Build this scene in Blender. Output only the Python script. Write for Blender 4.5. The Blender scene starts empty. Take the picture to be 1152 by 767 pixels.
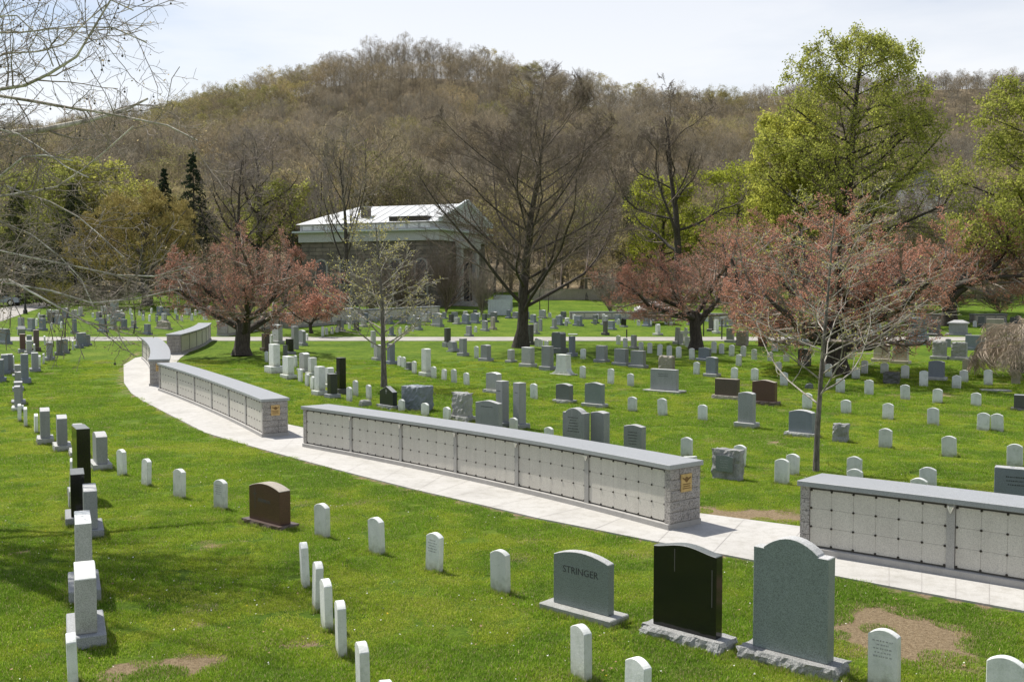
import bpy, math, random
import numpy as np
from mathutils import Vector, Matrix, noise

random.seed(7)
RNG = np.random.default_rng(7)
S = bpy.context.scene
COL = S.collection
F, CU, CV, CH = 1150.0, 576.0, 383.5, 4.3
PITCH = math.atan(58.5 / F)
R = math.radians

# ------------------------------------------------------------------ terrain
_py = np.array([-300, 18, 31, 38, 47, 60, 72, 85, 100, 118, 130, 3000.])
_pz = np.array([0, 0, -.3, -.25, .1, .5, .75, 1.3, 2.2, 3.0, 4.0, 4.0])
_ty = np.arange(-300, 400, .5)
_tz = np.interp(_ty, _py, _pz)
_k = np.exp(-.5 * (np.arange(-12, 13) / 5.) ** 2); _k /= _k.sum()
_tz = np.convolve(np.pad(_tz, 12, mode='edge'), _k, mode='valid')
RU = np.array([-500, -100, 0, 130, 200, 290, 380, 440, 520, 600, 680, 770, 870, 940, 1030, 1152, 1500])
RV = np.array([300, 212, 184, 167, 147, 120, 103, 97, 98, 110, 125, 137, 148, 163, 185, 212, 255])
R2V = np.array([270, 270, 270, 270, 270, 270, 260, 240, 220, 190, 160, 136, 120, 109, 104, 101, 98])

def lawn(y):
    return np.interp(y, _ty, _tz)

def zt(x, y):
    x = np.asarray(x, float); y = np.asarray(y, float)
    z = lawn(y)
    u1 = CU + x * F / 480.0
    zr = CH + (325 - np.interp(u1, RU, RV)) * 480 / F
    t = np.clip((y - 125) / 355, 0, 1)
    s = t ** 1.55
    m = np.where(y > 480, zr - (y - 480) * .18, 4 + (zr - 4) * s)
    m = m + np.clip((y - 140) / 80, 0, 1) * 2.0 * (np.sin(x * .031 + y * .02) + np.sin(x * .013 - y * .037))
    u2 = CU + x * F / 950.0
    z2r = CH + (325 - np.interp(u2, RU, R2V)) * 950 / F
    t2 = np.clip((y - 520) / 430, 0, 1)
    m2 = 10 + (z2r - 10) * t2
    m = np.maximum(m, np.where(y > 520, m2, -99))
    w = np.clip((y - 125) / 15, 0, 1)
    return z * (1 - w) + m * w

_c, _s = math.cos(PITCH), math.sin(PITCH)
def ray(u, v):
    a, b = (u - CU) / F, -(v - CV) / F
    return Vector((a, _c + b * _s, -_s + b * _c))
def at(u, v):
    """point of the lawn seen at photo pixel (u, v)"""
    d = ray(u, v)
    k = 5.0; prev = 5.0
    while k < 260:
        if CH + d.z * k <= float(lawn(d.y * k)): break
        prev = k; k += .5
    lo, hi = prev, k
    for _ in range(30):
        m = (lo + hi) / 2
        if CH + d.z * m <= float(lawn(d.y * m)): hi = m
        else: lo = m
    return Vector((d.x * hi, d.y * hi, CH + d.z * hi))
def atD(u, v, D):
    d = ray(u, v); k = D / d.y
    return Vector((d.x * k, D, CH + d.z * k))
def gpos(u, D):
    x = (u - CU) * D / F * 1.0
    return Vector((x, D, float(zt(x, D))))
def zat(v, D):
    d = ray(CU, v); return CH + d.z * D / d.y

# ------------------------------------------------------------------ object helpers
def tag(o, label=None, cat=None, group=None, kind=None):
    if label: o['label'] = label
    if cat: o['category'] = cat
    if group: o['group'] = group
    if kind: o['kind'] = kind
    return o
def link(name, me, parent=None, mats=None, loc=None):
    o = bpy.data.objects.new(name, me); COL.objects.link(o)
    if parent: o.parent = parent
    if loc is not None: o.location = loc
    if mats:
        for m in (mats if isinstance(mats, (list, tuple)) else [mats]): me.materials.append(m)
    return o
def empty(name, loc, rz=0, label=None, cat=None, group=None):
    o = bpy.data.objects.new(name, None); COL.objects.link(o)
    o.empty_display_size = .2
    o.location = loc; o.rotation_euler = (0, 0, rz)
    return tag(o, label, cat, group)
def dup(root, loc, rz=None, scale=None, label=None):
    r = root.copy(); COL.objects.link(r); r.location = loc
    if rz is not None: r.rotation_euler = (0, 0, rz)
    if scale is not None: r.scale = scale
    if label: r['label'] = label
    for ch in list(root.children):
        c = ch.copy(); COL.objects.link(c); c.parent = r
        for g in list(ch.children):
            d = g.copy(); COL.objects.link(d); d.parent = c
    return r

class MB:
    def __init__(s): s.v = []; s.f = []; s.mi = []
    def prism(s, pts, y0, y1, mi=0):
        """pts: outline (x,z) counter-clockwise seen from -y, extruded from y0 to y1"""
        n = len(pts); b = len(s.v)
        s.v += [(p[0], y0, p[1]) for p in pts] + [(p[0], y1, p[1]) for p in pts]
        s.f.append(tuple(range(b, b + n))); s.f.append(tuple(range(b + 2 * n - 1, b + n - 1, -1)))
        for i in range(n):
            j = (i + 1) % n
            s.f.append((b + j, b + i, b + n + i, b + n + j))
        s.mi += [mi] * (n + 2)
    def box(s, x0, x1, y0, y1, z0, z1, mi=0):
        s.prism([(x0, z0), (x1, z0), (x1, z1), (x0, z1)], y0, y1, mi)
    def hexa(s, p, mi=0):
        """8 points: bottom ring 0-3 counter-clockwise from above, top ring 4-7"""
        b = len(s.v); s.v += [tuple(q) for q in p]
        for f in ((3, 2, 1, 0), (4, 5, 6, 7), (0, 1, 5, 4), (1, 2, 6, 5), (2, 3, 7, 6), (3, 0, 4, 7)):
            s.f.append(tuple(b + i for i in f)); s.mi.append(mi)
    def tube(s, pts, rad, n=8, mi=0, cap=True):
        pts = [Vector(p) for p in pts]
        rad = rad if isinstance(rad, (list, tuple)) else [rad] * len(pts)
        b = len(s.v)
        for i, p in enumerate(pts):
            t = (pts[min(i + 1, len(pts) - 1)] - pts[max(i - 1, 0)])
            t = t.normalized() if t.length > 1e-9 else Vector((0, 0, 1))
            a = t.cross(Vector((0, 1, 0)) if abs(t.y) < .9 else Vector((1, 0, 0))).normalized(); c = t.cross(a)
            for k in range(n):
                q = 2 * math.pi * k / n
                s.v.append(tuple(p + (a * math.cos(q) + c * math.sin(q)) * rad[i]))
        for i in range(len(pts) - 1):
            for k in range(n):
                l = (k + 1) % n
                s.f.append((b + i * n + k, b + i * n + l, b + (i + 1) * n + l, b + (i + 1) * n + k)); s.mi.append(mi)
        if cap:
            s.f.append(tuple(b + k for k in reversed(range(n)))); s.mi.append(mi)
            s.f.append(tuple(b + (len(pts) - 1) * n + k for k in range(n))); s.mi.append(mi)
    def mesh(s, name, bevel=0, smooth=False):
        me = bpy.data.meshes.new(name); me.from_pydata(s.v, [], s.f)
        me.polygons.foreach_set('material_index', s.mi)
        me.update()
        if bevel:
            import bmesh
            bm = bmesh.new(); bm.from_mesh(me)
            ed = [e for e in bm.edges if len(e.link_faces) == 2 and e.calc_face_angle(0) > .6]
            bmesh.ops.bevel(bm, geom=ed, offset=bevel, segments=1, affect='EDGES', clamp_overlap=True)
            bm.to_mesh(me); bm.free()
        if smooth: me.polygons.foreach_set('use_smooth', [True] * len(me.polygons))
        return me
    def build(s, name, mats, parent=None, loc=None, bevel=0, smooth=False):
        return link(name, s.mesh(name, bevel, smooth), parent, mats, loc)

def np_mesh(name, V, Fq, mi=None, smooth=False):
    me = bpy.data.meshes.new(name)
    nv, nf, k = len(V), len(Fq), Fq.shape[1]
    me.vertices.add(nv); me.vertices.foreach_set('co', np.asarray(V, np.float32).ravel())
    me.loops.add(nf * k); me.loops.foreach_set('vertex_index', Fq.astype(np.int32).ravel())
    me.polygons.add(nf); me.polygons.foreach_set('loop_start', np.arange(0, nf * k, k, dtype=np.int32))
    if mi is not None: me.polygons.foreach_set('material_index', mi.astype(np.int32))
    me.polygons.foreach_set('use_smooth', np.full(nf, smooth))
    me.update(calc_edges=True)
    return me

# ------------------------------------------------------------------ materials
def newmat(name):
    m = bpy.data.materials.new(name); m.use_nodes = True
    nt = m.node_tree; b = nt.nodes['Principled BSDF']
    return m, nt, b
def N(nt, t, **kw):
    n = nt.nodes.new(t)
    for k, v in kw.items():
        if k in n.inputs: n.inputs[k].default_value = v
        else: setattr(n, k, v)
    return n
def noise_n(nt, co, scale, detail=3, rough=.6):
    n = nt.nodes.new('ShaderNodeTexNoise'); n.inputs['Scale'].default_value = scale
    n.inputs['Detail'].default_value = detail; n.inputs['Roughness'].default_value = rough
    nt.links.new(co, n.inputs['Vector']); return n.outputs['Fac']
def ramp(nt, fac, stops):
    r = nt.nodes.new('ShaderNodeValToRGB'); e = r.color_ramp.elements
    while len(e) < len(stops): e.new(.5)
    for i, (p, c) in enumerate(stops):
        e[i].position = p; e[i].color = (*c, 1) if len(c) == 3 else c
    nt.links.new(fac, r.inputs['Fac']); return r.outputs['Color']
def mixc(nt, a, b, fac, mode='MIX'):
    m = nt.nodes.new('ShaderNodeMix'); m.data_type = 'RGBA'; m.blend_type = mode
    for s, x in ((0, fac), (6, a), (7, b)):
        if hasattr(x, 'is_linked'): nt.links.new(x, m.inputs[s])
        elif isinstance(x, (int, float)): m.inputs[s].default_value = x
        else: m.inputs[s].default_value = (*x, 1) if len(x) == 3 else x
    return m.outputs[2]
def math_n(nt, op, a, b=0.0):
    m = nt.nodes.new('ShaderNodeMath'); m.operation = op
    for i, x in enumerate((a, b)):
        if hasattr(x, 'is_linked'): nt.links.new(x, m.inputs[i])
        else: m.inputs[i].default_value = x
    return m.outputs[0]
def bump(nt, b, h, dist, strength=1):
    n = nt.nodes.new('ShaderNodeBump'); n.inputs['Distance'].default_value = dist
    n.inputs['Strength'].default_value = strength
    nt.links.new(h, n.inputs['Height']); nt.links.new(n.outputs['Normal'], b.inputs['Normal'])
def objco(nt):
    """object coordinates shifted by a per-object random amount"""
    tc = nt.nodes.new('ShaderNodeTexCoord'); oi = nt.nodes.new('ShaderNodeObjectInfo')
    ad = nt.nodes.new('ShaderNodeVectorMath'); ad.operation = 'ADD'
    ml = nt.nodes.new('ShaderNodeVectorMath'); ml.operation = 'SCALE'; ml.inputs[0].default_value = (37, 51, 23)
    nt.links.new(oi.outputs['Random'], ml.inputs['Scale'])
    nt.links.new(tc.outputs['Object'], ad.inputs[0]); nt.links.new(ml.outputs[0], ad.inputs[1])
    return ad.outputs[0], oi.outputs['Random']

def stone_mat(name, base, dark, speck=.12, rough=.6, bumpd=.004, stain=.4, var=.2, spscale=90, soil=0):
    m, nt, b = newmat(name)
    co, rnd = objco(nt)
    big = noise_n(nt, co, 2.2, 5, .62)
    mp = nt.nodes.new('ShaderNodeMapping'); mp.inputs['Scale'].default_value = (7, 7, 1.1)
    nt.links.new(co, mp.inputs['Vector'])
    streak = noise_n(nt, mp.outputs[0], 1.0, 4, .6)
    st = math_n(nt, 'MULTIPLY', big, streak)
    c = ramp(nt, st, [(.14, tuple(x for x in base)), (.42, dark)])
    c = mixc(nt, base, c, stain)
    if soil:
        tcs = nt.nodes.new('ShaderNodeTexCoord'); sxz = nt.nodes.new('ShaderNodeSeparateXYZ'); nt.links.new(tcs.outputs['Object'], sxz.inputs[0])
        hz = math_n(nt, 'ADD', sxz.outputs[2], math_n(nt, 'MULTIPLY', math_n(nt, 'SUBTRACT', noise_n(nt, co, 9, 4), .5), .35))
        c = mixc(nt, c, ramp(nt, hz, [(.0, (.50, .50, .40)), (.16, (.92, .93, .88)), (.3, (1, 1, 1))]), soil, 'MULTIPLY')
        bl = noise_n(nt, co, 5.5, 6, .75); c = mixc(nt, c, ramp(nt, bl, [(.5, (1, 1, 1)), (.68, (.72, .76, .70))]), soil * .8, 'MULTIPLY')
    sp = noise_n(nt, co, spscale, 2, .7)
    spc = ramp(nt, sp, [(.35, (1 - speck * 2.2,) * 3), (.5, (1, 1, 1)), (.68, (1 + speck * 1.2,) * 3)])
    c = mixc(nt, c, spc, 1.0, 'MULTIPLY')
    v = math_n(nt, 'ADD', math_n(nt, 'MULTIPLY', rnd, var), 1 - var * .55)
    hs = nt.nodes.new('ShaderNodeHueSaturation'); nt.links.new(c, hs.inputs['Color']); nt.links.new(v, hs.inputs['Value'])
    nt.links.new(hs.outputs[0], b.inputs['Base Color'])
    b.inputs['Roughness'].default_value = rough
    bump(nt, b, noise_n(nt, co, 26, 5, .7), bumpd)
    return m
M = {}
M['w'] = stone_mat('white_marble', (.74, .75, .72), (.27, .30, .28), .04, .7, .004, .30, .22, soil=1.0)
M['l'] = stone_mat('pale_granite', (.46, .46, .45), (.22, .22, .21), .16, .65, .003, .3, soil=.6)
M['g'] = stone_mat('grey_granite', (.29, .30, .305), (.13, .135, .13), .18, .55, .003, .3)
M['u'] = stone_mat('blue_grey_granite', (.20, .225, .26), (.10, .11, .13), .2, .5, .003, .25)
M['v'] = stone_mat('green_grey_granite', (.20, .235, .225), (.12, .14, .13), .2, .45, .002, .2)
M['s'] = stone_mat('slate_grey_granite', (.15, .165, .16), (.09, .09, .085), .2, .5, .003, .35)
M['d'] = stone_mat('charcoal_granite', (.085, .085, .08), (.05, .045, .04), .2, .4, .003, .3)
M['k'] = stone_mat('black_granite', (.014, .014, .013), (.01, .01, .01), .1, .12, .0004, .2, .1)
M['n'] = stone_mat('dark_green_granite', (.028, .036, .026), (.02, .024, .018), .25, .3, .002, .2)
M['b'] = stone_mat('brown_granite', (.115, .082, .068), (.06, .045, .038), .25, .35, .003, .3)
M['m'] = stone_mat('mahogany_granite', (.105, .052, .038), (.06, .034, .026), .2, .35, .002, .3)
M['c'] = stone_mat('cream_marble', (.60, .55, .45), (.30, .26, .20), .06, .7, .004, .45)
M['t'] = stone_mat('tan_stone', (.38, .34, .28), (.19, .16, .13), .15, .8, .006, .5)
M['r'] = stone_mat('rock_faced_granite', (.40, .40, .385), (.13, .13, .12), .2, .85, .035, .45)
M['cap'] = stone_mat('wall_cap_granite', (.32, .333, .343), (.25, .26, .265), .14, .42, .001, .3, 0)
M['niche'] = stone_mat('niche_granite', (.56, .53, .47), (.40, .375, .33), .11, .5, .001, .45, .06, 70)
M['pil'] = stone_mat('pilaster_granite', (.38, .365, .34), (.2, .2, .19), .15, .6, .002, .3, .05)
M['plinth'] = stone_mat('plinth_concrete', (.40, .385, .36), (.24, .23, .21), .06, .85, .003, .4, .05)
M['ash'] = stone_mat('ashlar_block', (.37, .345, .32), (.17, .155, .14), .25, .9, .014, .45, .1, 40)
M['chapel'] = stone_mat('chapel_stone', (.20, .165, .135), (.085, .07, .058), .25, .9, .02, .5, .1, 12)
M['farwall'] = stone_mat('far_wall_granite', (.40, .40, .385), (.24, .24, .23), .1, .7, .002, .3, .05)

def masonry():
    m, nt, b = newmat('chapel_masonry')
    tc = nt.nodes.new('ShaderNodeTexCoord'); sp_ = nt.nodes.new('ShaderNodeSeparateXYZ'); nt.links.new(tc.outputs['Object'], sp_.inputs[0])
    cx = nt.nodes.new('ShaderNodeCombineXYZ'); nt.links.new(math_n(nt, 'ADD', sp_.outputs[0], math_n(nt, 'MULTIPLY', sp_.outputs[1], 1.0)), cx.inputs[0]); nt.links.new(sp_.outputs[2], cx.inputs[1])
    br = nt.nodes.new('ShaderNodeTexBrick'); nt.links.new(cx.outputs[0], br.inputs['Vector']); br.inputs['Scale'].default_value = 1.0
    br.inputs['Brick Width'].default_value = .95; br.inputs['Row Height'].default_value = .42; br.inputs['Mortar Size'].default_value = .03
    br.inputs['Color1'].default_value = (.135, .118, .10, 1); br.inputs['Color2'].default_value = (.22, .19, .16, 1); br.inputs['Mortar'].default_value = (.115, .10, .088, 1)
    k = noise_n(nt, tc.outputs['Object'], 1.3, 5, .7)
    c = mixc(nt, br.outputs['Color'], ramp(nt, k, [(.3, (.6, .6, .6)), (.7, (1.25, 1.2, 1.15))]), 1.0, 'MULTIPLY')
    nt.links.new(c, b.inputs['Base Color']); b.inputs['Roughness'].default_value = .95
    bump(nt, b, br.outputs['Fac'], -.05)
    return m
M['chapel'] = masonry()
def plain(name, c, rough=.6, metal=0, emit=None):
    m, nt, b = newmat(name)
    co, rnd = objco(nt)
    k = noise_n(nt, co, 9, 4)
    cc = ramp(nt, k, [(.3, tuple(x * .82 for x in c)), (.7, tuple(min(1, x * 1.12) for x in c))])
    nt.links.new(cc, b.inputs['Base Color'])
    b.inputs['Roughness'].default_value = rough; b.inputs['Metallic'].default_value = metal
    return m
M['mortar'] = plain('dark_joint', (.14, .13, .115), .9)
M['bronze'] = plain('dark_bronze', (.03, .022, .016), .5, .3)
M['brass'] = plain('brass_plate', (.52, .36, .16), .42, .5)
M['brassd'] = plain('brass_relief', (.16, .09, .03), .5, .5)
M['shell'] = plain('silver_vase', (.75, .72, .66), .3, .3)
M['iron'] = plain('black_iron', (.012, .012, .012), .4)
M['engr'] = plain('engraved_letters', (.05, .052, .052), .8)
M['engrw'] = plain('engraved_marks', (.34, .35, .34), .8)
M['engrb'] = plain('frosted_lines', (.10, .09, .08), .7)
M['canvas'] = plain('white_canvas', (.8, .8, .79), .8)
M['paintw'] = plain('pale_painted_wood', (.52, .56, .56), .6)
M['cornice'] = plain('painted_cornice', (.43, .43, .42), .6)
M['roofm'] = plain('metal_roof', (.46, .47, .475), .55, .05)
M['glass'] = plain('dark_glass', (.02, .025, .03), .1)
M['car'] = plain('silver_car_paint', (.30, .34, .40), .25, .4)
M['tyre'] = plain('tyre_rubber', (.015, .015, .015), .8)
M['housew'] = plain('white_siding', (.7, .7, .68), .7)
M['shingle'] = plain('grey_shingle', (.22, .22, .23), .9)

def conc_mat():
    m, nt, b = newmat('path_concrete')
    tc = nt.nodes.new('ShaderNodeTexCoord'); co = tc.outputs['Object']
    a = noise_n(nt, co, .9, 6, .65); k = noise_n(nt, co, 60, 2)
    c = ramp(nt, a, [(.3, (.39, .375, .345)), (.5, (.455, .44, .41)), (.75, (.50, .485, .455))])
    k5 = noise_n(nt, co, 4.5, 7, .75); c = mixc(nt, c, ramp(nt, k5, [(.36, (.80, .79, .76)), (.52, (1, 1, 1))]), .8, 'MULTIPLY')
    kk = ramp(nt, k, [(.3, (.88,) * 3), (.7, (1.07,) * 3)])
    nt.links.new(mixc(nt, c, kk, 1.0, 'MULTIPLY'), b.inputs['Base Color'])
    b.inputs['Roughness'].default_value = .85
    bump(nt, b, k, .001)
    return m
M['conc'] = conc_mat()
def road_mat():
    m, nt, b = newmat('road_surface')
    tc = nt.nodes.new('ShaderNodeTexCoord'); co = tc.outputs['Object']
    a = noise_n(nt, co, .6, 6, .65)
    c = ramp(nt, a, [(.3, (.27, .25, .22)), (.7, (.40, .38, .345))])
    nt.links.new(c, b.inputs['Base Color']); b.inputs['Roughness'].default_value = .9
    return m
M['road'] = road_mat()

def bark_mat(name, a, c2, scale=14):
    m, nt, b = newmat(name)
    tc = nt.nodes.new('ShaderNodeTexCoord')
    mp = nt.nodes.new('ShaderNodeMapping'); mp.inputs['Scale'].default_value = (1, 1, .25)
    nt.links.new(tc.outputs['Object'], mp.inputs['Vector'])
    k = noise_n(nt, mp.outputs[0], scale, 4, .7)
    nt.links.new(ramp(nt, k, [(.36, a), (.62, c2)]), b.inputs['Base Color'])
    b.inputs['Roughness'].default_value = .9
    bump(nt, b, k, .03)
    return m
M['bark'] = bark_mat('bark_dark', (.030, .024, .018), (.085, .070, .055))
M['bark2'] = bark_mat('bark_grey', (.07, .06, .05), (.19, .17, .145))
M['barkp'] = bark_mat('bark_pale', (.16, .14, .11), (.42, .39, .33), 7)
M['barks'] = bark_mat('bark_mottled_sycamore', (.20, .175, .135), (.68, .64, .55), 3)
M['twig'] = bark_mat('twig_brown', (.10, .076, .058), (.21, .165, .13), 3)
M['twigg'] = bark_mat('twig_grey', (.16, .13, .105), (.33, .28, .23), 3)
M['twigt'] = bark_mat('twig_tan', (.30, .235, .165), (.52, .43, .33), 3)

def leaf_mat(name, c, var=.35, trans=.35, scale=.8):
    gr = name.startswith('grass')
    m = bpy.data.materials.new(name); m.use_nodes = True; nt = m.node_tree; nt.nodes.clear()
    out = nt.nodes.new('ShaderNodeOutputMaterial')
    tc = nt.nodes.new('ShaderNodeTexCoord'); g = nt.nodes.new('ShaderNodeNewGeometry')
    k = noise_n(nt, tc.outputs['Object'], scale, 4, .7)
    lo = tuple(x * (1 - var) for x in c); hi = tuple(x * (1 + var) for x in c)
    cc = ramp(nt, k, [(.32, lo), (.68, hi)])
    rr = ramp(nt, g.outputs['Random Per Island'], [(0, (.7, .72, .7)), (1, (1.25, 1.22, 1.2))])
    cc = mixc(nt, cc, rr, 1.0, 'MULTIPLY')
    oi = nt.nodes.new('ShaderNodeObjectInfo')
    ov = ramp(nt, oi.outputs['Random'], [(0, (.74, .76, .80)), (.5, (.98, .98, 1)), (1, (1.22, 1.15, 1.04))])
    cc = mixc(nt, cc, ov, .35 if gr else 1.0, 'MULTIPLY')
    d = nt.nodes.new('ShaderNodeBsdfDiffuse'); t = nt.nodes.new('ShaderNodeBsdfTranslucent')
    nt.links.new(cc, d.inputs['Color']); nt.links.new(cc, t.inputs['Color'])
    mx = nt.nodes.new('ShaderNodeMixShader'); mx.inputs[0].default_value = trans
    nt.links.new(d.outputs[0], mx.inputs[1]); nt.links.new(t.outputs[0], mx.inputs[2])
    nt.links.new(mx.outputs[0], out.inputs['Surface'])
    return m
M['lgreen'] = leaf_mat('spring_leaf', (.50, .52, .115), .3, .5)
M['lgreen2'] = leaf_mat('fresh_leaf', (.32, .37, .06), .3, .5)
M['lbud'] = leaf_mat('yellow_bud', (.46, .44, .15), .3, .5)
M['lpink'] = leaf_mat('bronze_pink_leaf', (.55, .285, .205), .35, .45)
M['lgold'] = leaf_mat('golden_twig', (.46, .375, .145), .3, .35)
M['lspruce'] = leaf_mat('spruce_needle', (.05, .075, .042), .3, .2)
M['lpine'] = leaf_mat('pine_needle', (.075, .09, .04), .3, .2)
M['ftan'] = leaf_mat('wood_tan', (.40, .34, .205), .25, .45)
M['fbrown'] = leaf_mat('wood_brown', (.275, .24, .168), .25, .45)
M['fgrey'] = leaf_mat('wood_grey', (.29, .262, .205), .25, .45)
M['folive'] = leaf_mat('wood_olive', (.33, .315, .13), .3, .45)
M['fyel'] = leaf_mat('wood_yellowgreen', (.36, .38, .10), .3, .45)

# ------------------------------------------------------------------ ground
def dirt_blobs():
    L = []
    for u, v, ru, rv, s in ((1015, 712, 78, 34, 1.15), (965, 690, 35, 14, .6), (150, 754, 36, 12, 1.35), (215, 748, 36, 11, 1.35), (840, 578, 60, 6, 1.2),
                            (790, 572, 26, 4, 1.2), (890, 583, 26, 5, 1.2), (220, 700, 13, 7, .9), (25, 622, 16, 4, .9), (40, 740, 22, 6, .8),
                            (335, 722, 26, 8, .8), (222, 656, 12, 4, .8), (880, 498, 22, 7, .45), (1060, 443, 16, 5, .6), (255, 613, 26, 4, .75), (395, 742, 20, 6, .3)):
        p = at(u, v); q = at(u + ru, v); w = at(u, v - rv)
        L.append((p.x, p.y, abs(q.x - p.x), abs(w.y - p.y), s))
    return L
DIRT = dirt_blobs()
OUT_PX = [(1300, 718), (1152, 689), (1075, 675), (1000, 661), (870, 636), (740, 611), (605, 584), (505, 560.5), (470, 552.5), (390, 532), (313, 511), (230, 487), (205, 474), (173.6, 458), (158, 450), (147.6, 442.5), (139.5, 431), (136.3, 418), (140, 408), (148, 401), (160, 395)]
OUT = [at(*p) for p in OUT_PX]
def dist_poly(x, y, P):
    best = np.full(x.shape, 1e9)
    for a, b in zip(P[:-1], P[1:]):
        dx, dy = b.x - a.x, b.y - a.y
        t = np.clip(((x - a.x) * dx + (y - a.y) * dy) / (dx * dx + dy * dy), 0, 1)
        best = np.minimum(best, np.hypot(x - a.x - t * dx, y - a.y - t * dy))
    return best
def dirt_at(x, y):
    d = np.zeros(x.shape)
    for px, py, rx, ry, s in DIRT:
        d = np.maximum(d, s * np.clip(1.35 - np.sqrt(((x - px) / rx) ** 2 + ((y - py) / ry) ** 2), 0, 1))
    e = dist_poly(x, y, OUT)
    return np.maximum(d, .62 * np.clip(1 - e / .28, 0, 1))

def make_ground():
    xs = np.concatenate([np.arange(-420, -26, 14.), np.arange(-26, 26, .3), np.arange(26, 430, 14.)])
    ys = np.concatenate([np.arange(-250, 8, 12.), np.arange(8, 42, .22), np.arange(42, 130.1, .8)])
    ys[-1] = 130.0
    X, Y = np.meshgrid(xs, ys)
    Z = lawn(Y)
    V = np.stack([X.ravel(), Y.ravel(), Z.ravel()], 1)
    nx, ny = len(xs), len(ys)
    i, j = np.meshgrid(np.arange(nx - 1), np.arange(ny - 1)); a = (j * nx + i).ravel()
    Fq = np.stack([a, a + 1, a + nx + 1, a + nx], 1)
    me = np_mesh('ground', V, Fq, smooth=True)
    at_ = me.attributes.new('dirt', 'FLOAT', 'POINT'); at_.data.foreach_set('value', dirt_at(V[:, 0], V[:, 1]).astype(np.float32))
    m, nt, b = newmat('lawn_turf')
    tc = nt.nodes.new('ShaderNodeTexCoord'); co = tc.outputs['Object']
    n1 = noise_n(nt, co, .35, 5, .6); n2 = noise_n(nt, co, 2.6, 6, .7); n3 = noise_n(nt, co, 18, 5, .8)
    c1 = ramp(nt, n1, [(.3, (.068, .126, .012)), (.5, (.104, .172, .015)), (.72, (.152, .208, .025))])
    c2 = ramp(nt, n2, [(.30, (.48, .56, .50)), (.5, (1, 1, 1)), (.70, (1.38, 1.22, 1.25))])
    c3 = ramp(nt, n3, [(.28, (.42, .48, .40)), (.5, (1, 1, 1)), (.74, (1.45, 1.35, 1.4))])
    c = mixc(nt, mixc(nt, c1, c2, 1.0, 'MULTIPLY'), c3, 1.0, 'MULTIPLY')
    at1 = nt.nodes.new('ShaderNodeAttribute'); at1.attribute_name = 'dirt'
    n4 = noise_n(nt, co, 3.4, 6, .75)
    dm = math_n(nt, 'ADD', at1.outputs['Fac'], math_n(nt, 'MULTIPLY', math_n(nt, 'SUBTRACT', n4, .5), 2.2))
    sparse = math_n(nt, 'MULTIPLY', math_n(nt, 'SUBTRACT', noise_n(nt, co, 1.1, 6, .72), .60), 4.0)
    dm = math_n(nt, 'MAXIMUM', math_n(nt, 'MULTIPLY', dm, 1.2), sparse)
    dm2 = ramp(nt, dm, [(.30, (0, 0, 0)), (.62, (1, 1, 1))])
    dc = mixc(nt, ramp(nt, n3, [(.3, (.17, .12, .07)), (.7, (.40, .32, .21))]), ramp(nt, noise_n(nt, co, 70, 3, .8), [(.35, (.6, .58, .55)), (.65, (1.25, 1.22, 1.15))]), 1.0, 'MULTIPLY')
    c = mixc(nt, c, dc, dm2)
    nt.links.new(c, b.inputs['Base Color']); b.inputs['Roughness'].default_value = .95
    b.inputs['Specular IOR Level'].default_value = .1
    hh = math_n(nt, 'ADD', math_n(nt, 'MULTIPLY', n2, .6), n3)
    bump(nt, b, hh, .05)
    tag(link('ground', me, None, m), 'sloping green cemetery lawn', 'lawn', kind='structure')
    # hillside
    xs = np.arange(-900, 901, 9.); ys = np.concatenate([np.arange(130, 560, 6.), np.arange(560, 1300, 14.)])
    X, Y = np.meshgrid(xs, ys); Z = zt(X, Y)
    Z[0, :] = lawn(130.0)
    V = np.stack([X.ravel(), Y.ravel(), Z.ravel()], 1); nx, ny = len(xs), len(ys)
    i, j = np.meshgrid(np.arange(nx - 1), np.arange(ny - 1)); a = (j * nx + i).ravel()
    me = np_mesh('hillside', V, np.stack([a, a + 1, a + nx + 1, a + nx], 1), smooth=True)
    m, nt, b = newmat('forest_floor')
    tc = nt.nodes.new('ShaderNodeTexCoord'); co = tc.outputs['Object']
    k = noise_n(nt, co, .04, 6, .7)
    nt.links.new(ramp(nt, k, [(.3, (.17, .13, .085)), (.55, (.22, .17, .095)), (.75, (.20, .19, .07))]), b.inputs['Base Color'])
    b.inputs['Roughness'].default_value = 1
    tag(link('hillside', me, None, m), 'wooded hillside rising behind the cemetery', 'hill', kind='structure')
make_ground()

def strip(name, A, B, mat, label, cat, th=.03, sub=6, kind='structure'):
    """flat slab between two edge polylines with the same number of points"""
    V = []; Fq = []
    P, Q = [], []
    for i in range(len(A) - 1):
        for k in range(sub):
            t = k / sub
            P.append(A[i].lerp(A[i + 1], t)); Q.append(B[i].lerp(B[i + 1], t))
    P.append(A[-1]); Q.append(B[-1])
    nw = 6
    for p, q in zip(P, Q):
        row = []
        for k in range(nw + 1):
            w = p.lerp(q, k / nw); row.append((w.x, w.y, float(lawn(w.y)) + th))
        V += [(row[0][0], row[0][1], row[0][2] - th - .1)] + row + [(row[-1][0], row[-1][1], row[-1][2] - th - .1)]
    W = nw + 3
    for i in range(len(P) - 1):
        for k in range(W - 1):
            a = i * W + k; Fq.append((a, a + 1, a + W + 1, a + W))
    me = bpy.data.meshes.new(name); me.from_pydata(V, [], Fq); me.update()
    return tag(link(name, me, None, mat), label, cat, kind=kind)

def offs(P, d):
    out = []
    for i, p in enumerate(P):
        t = (P[min(i + 1, len(P) - 1)] - P[max(i - 1, 0)]); t.z = 0; t.normalize()
        n = Vector((t.y, -t.x, 0)); out.append(p + n * d)
    return out

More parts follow.
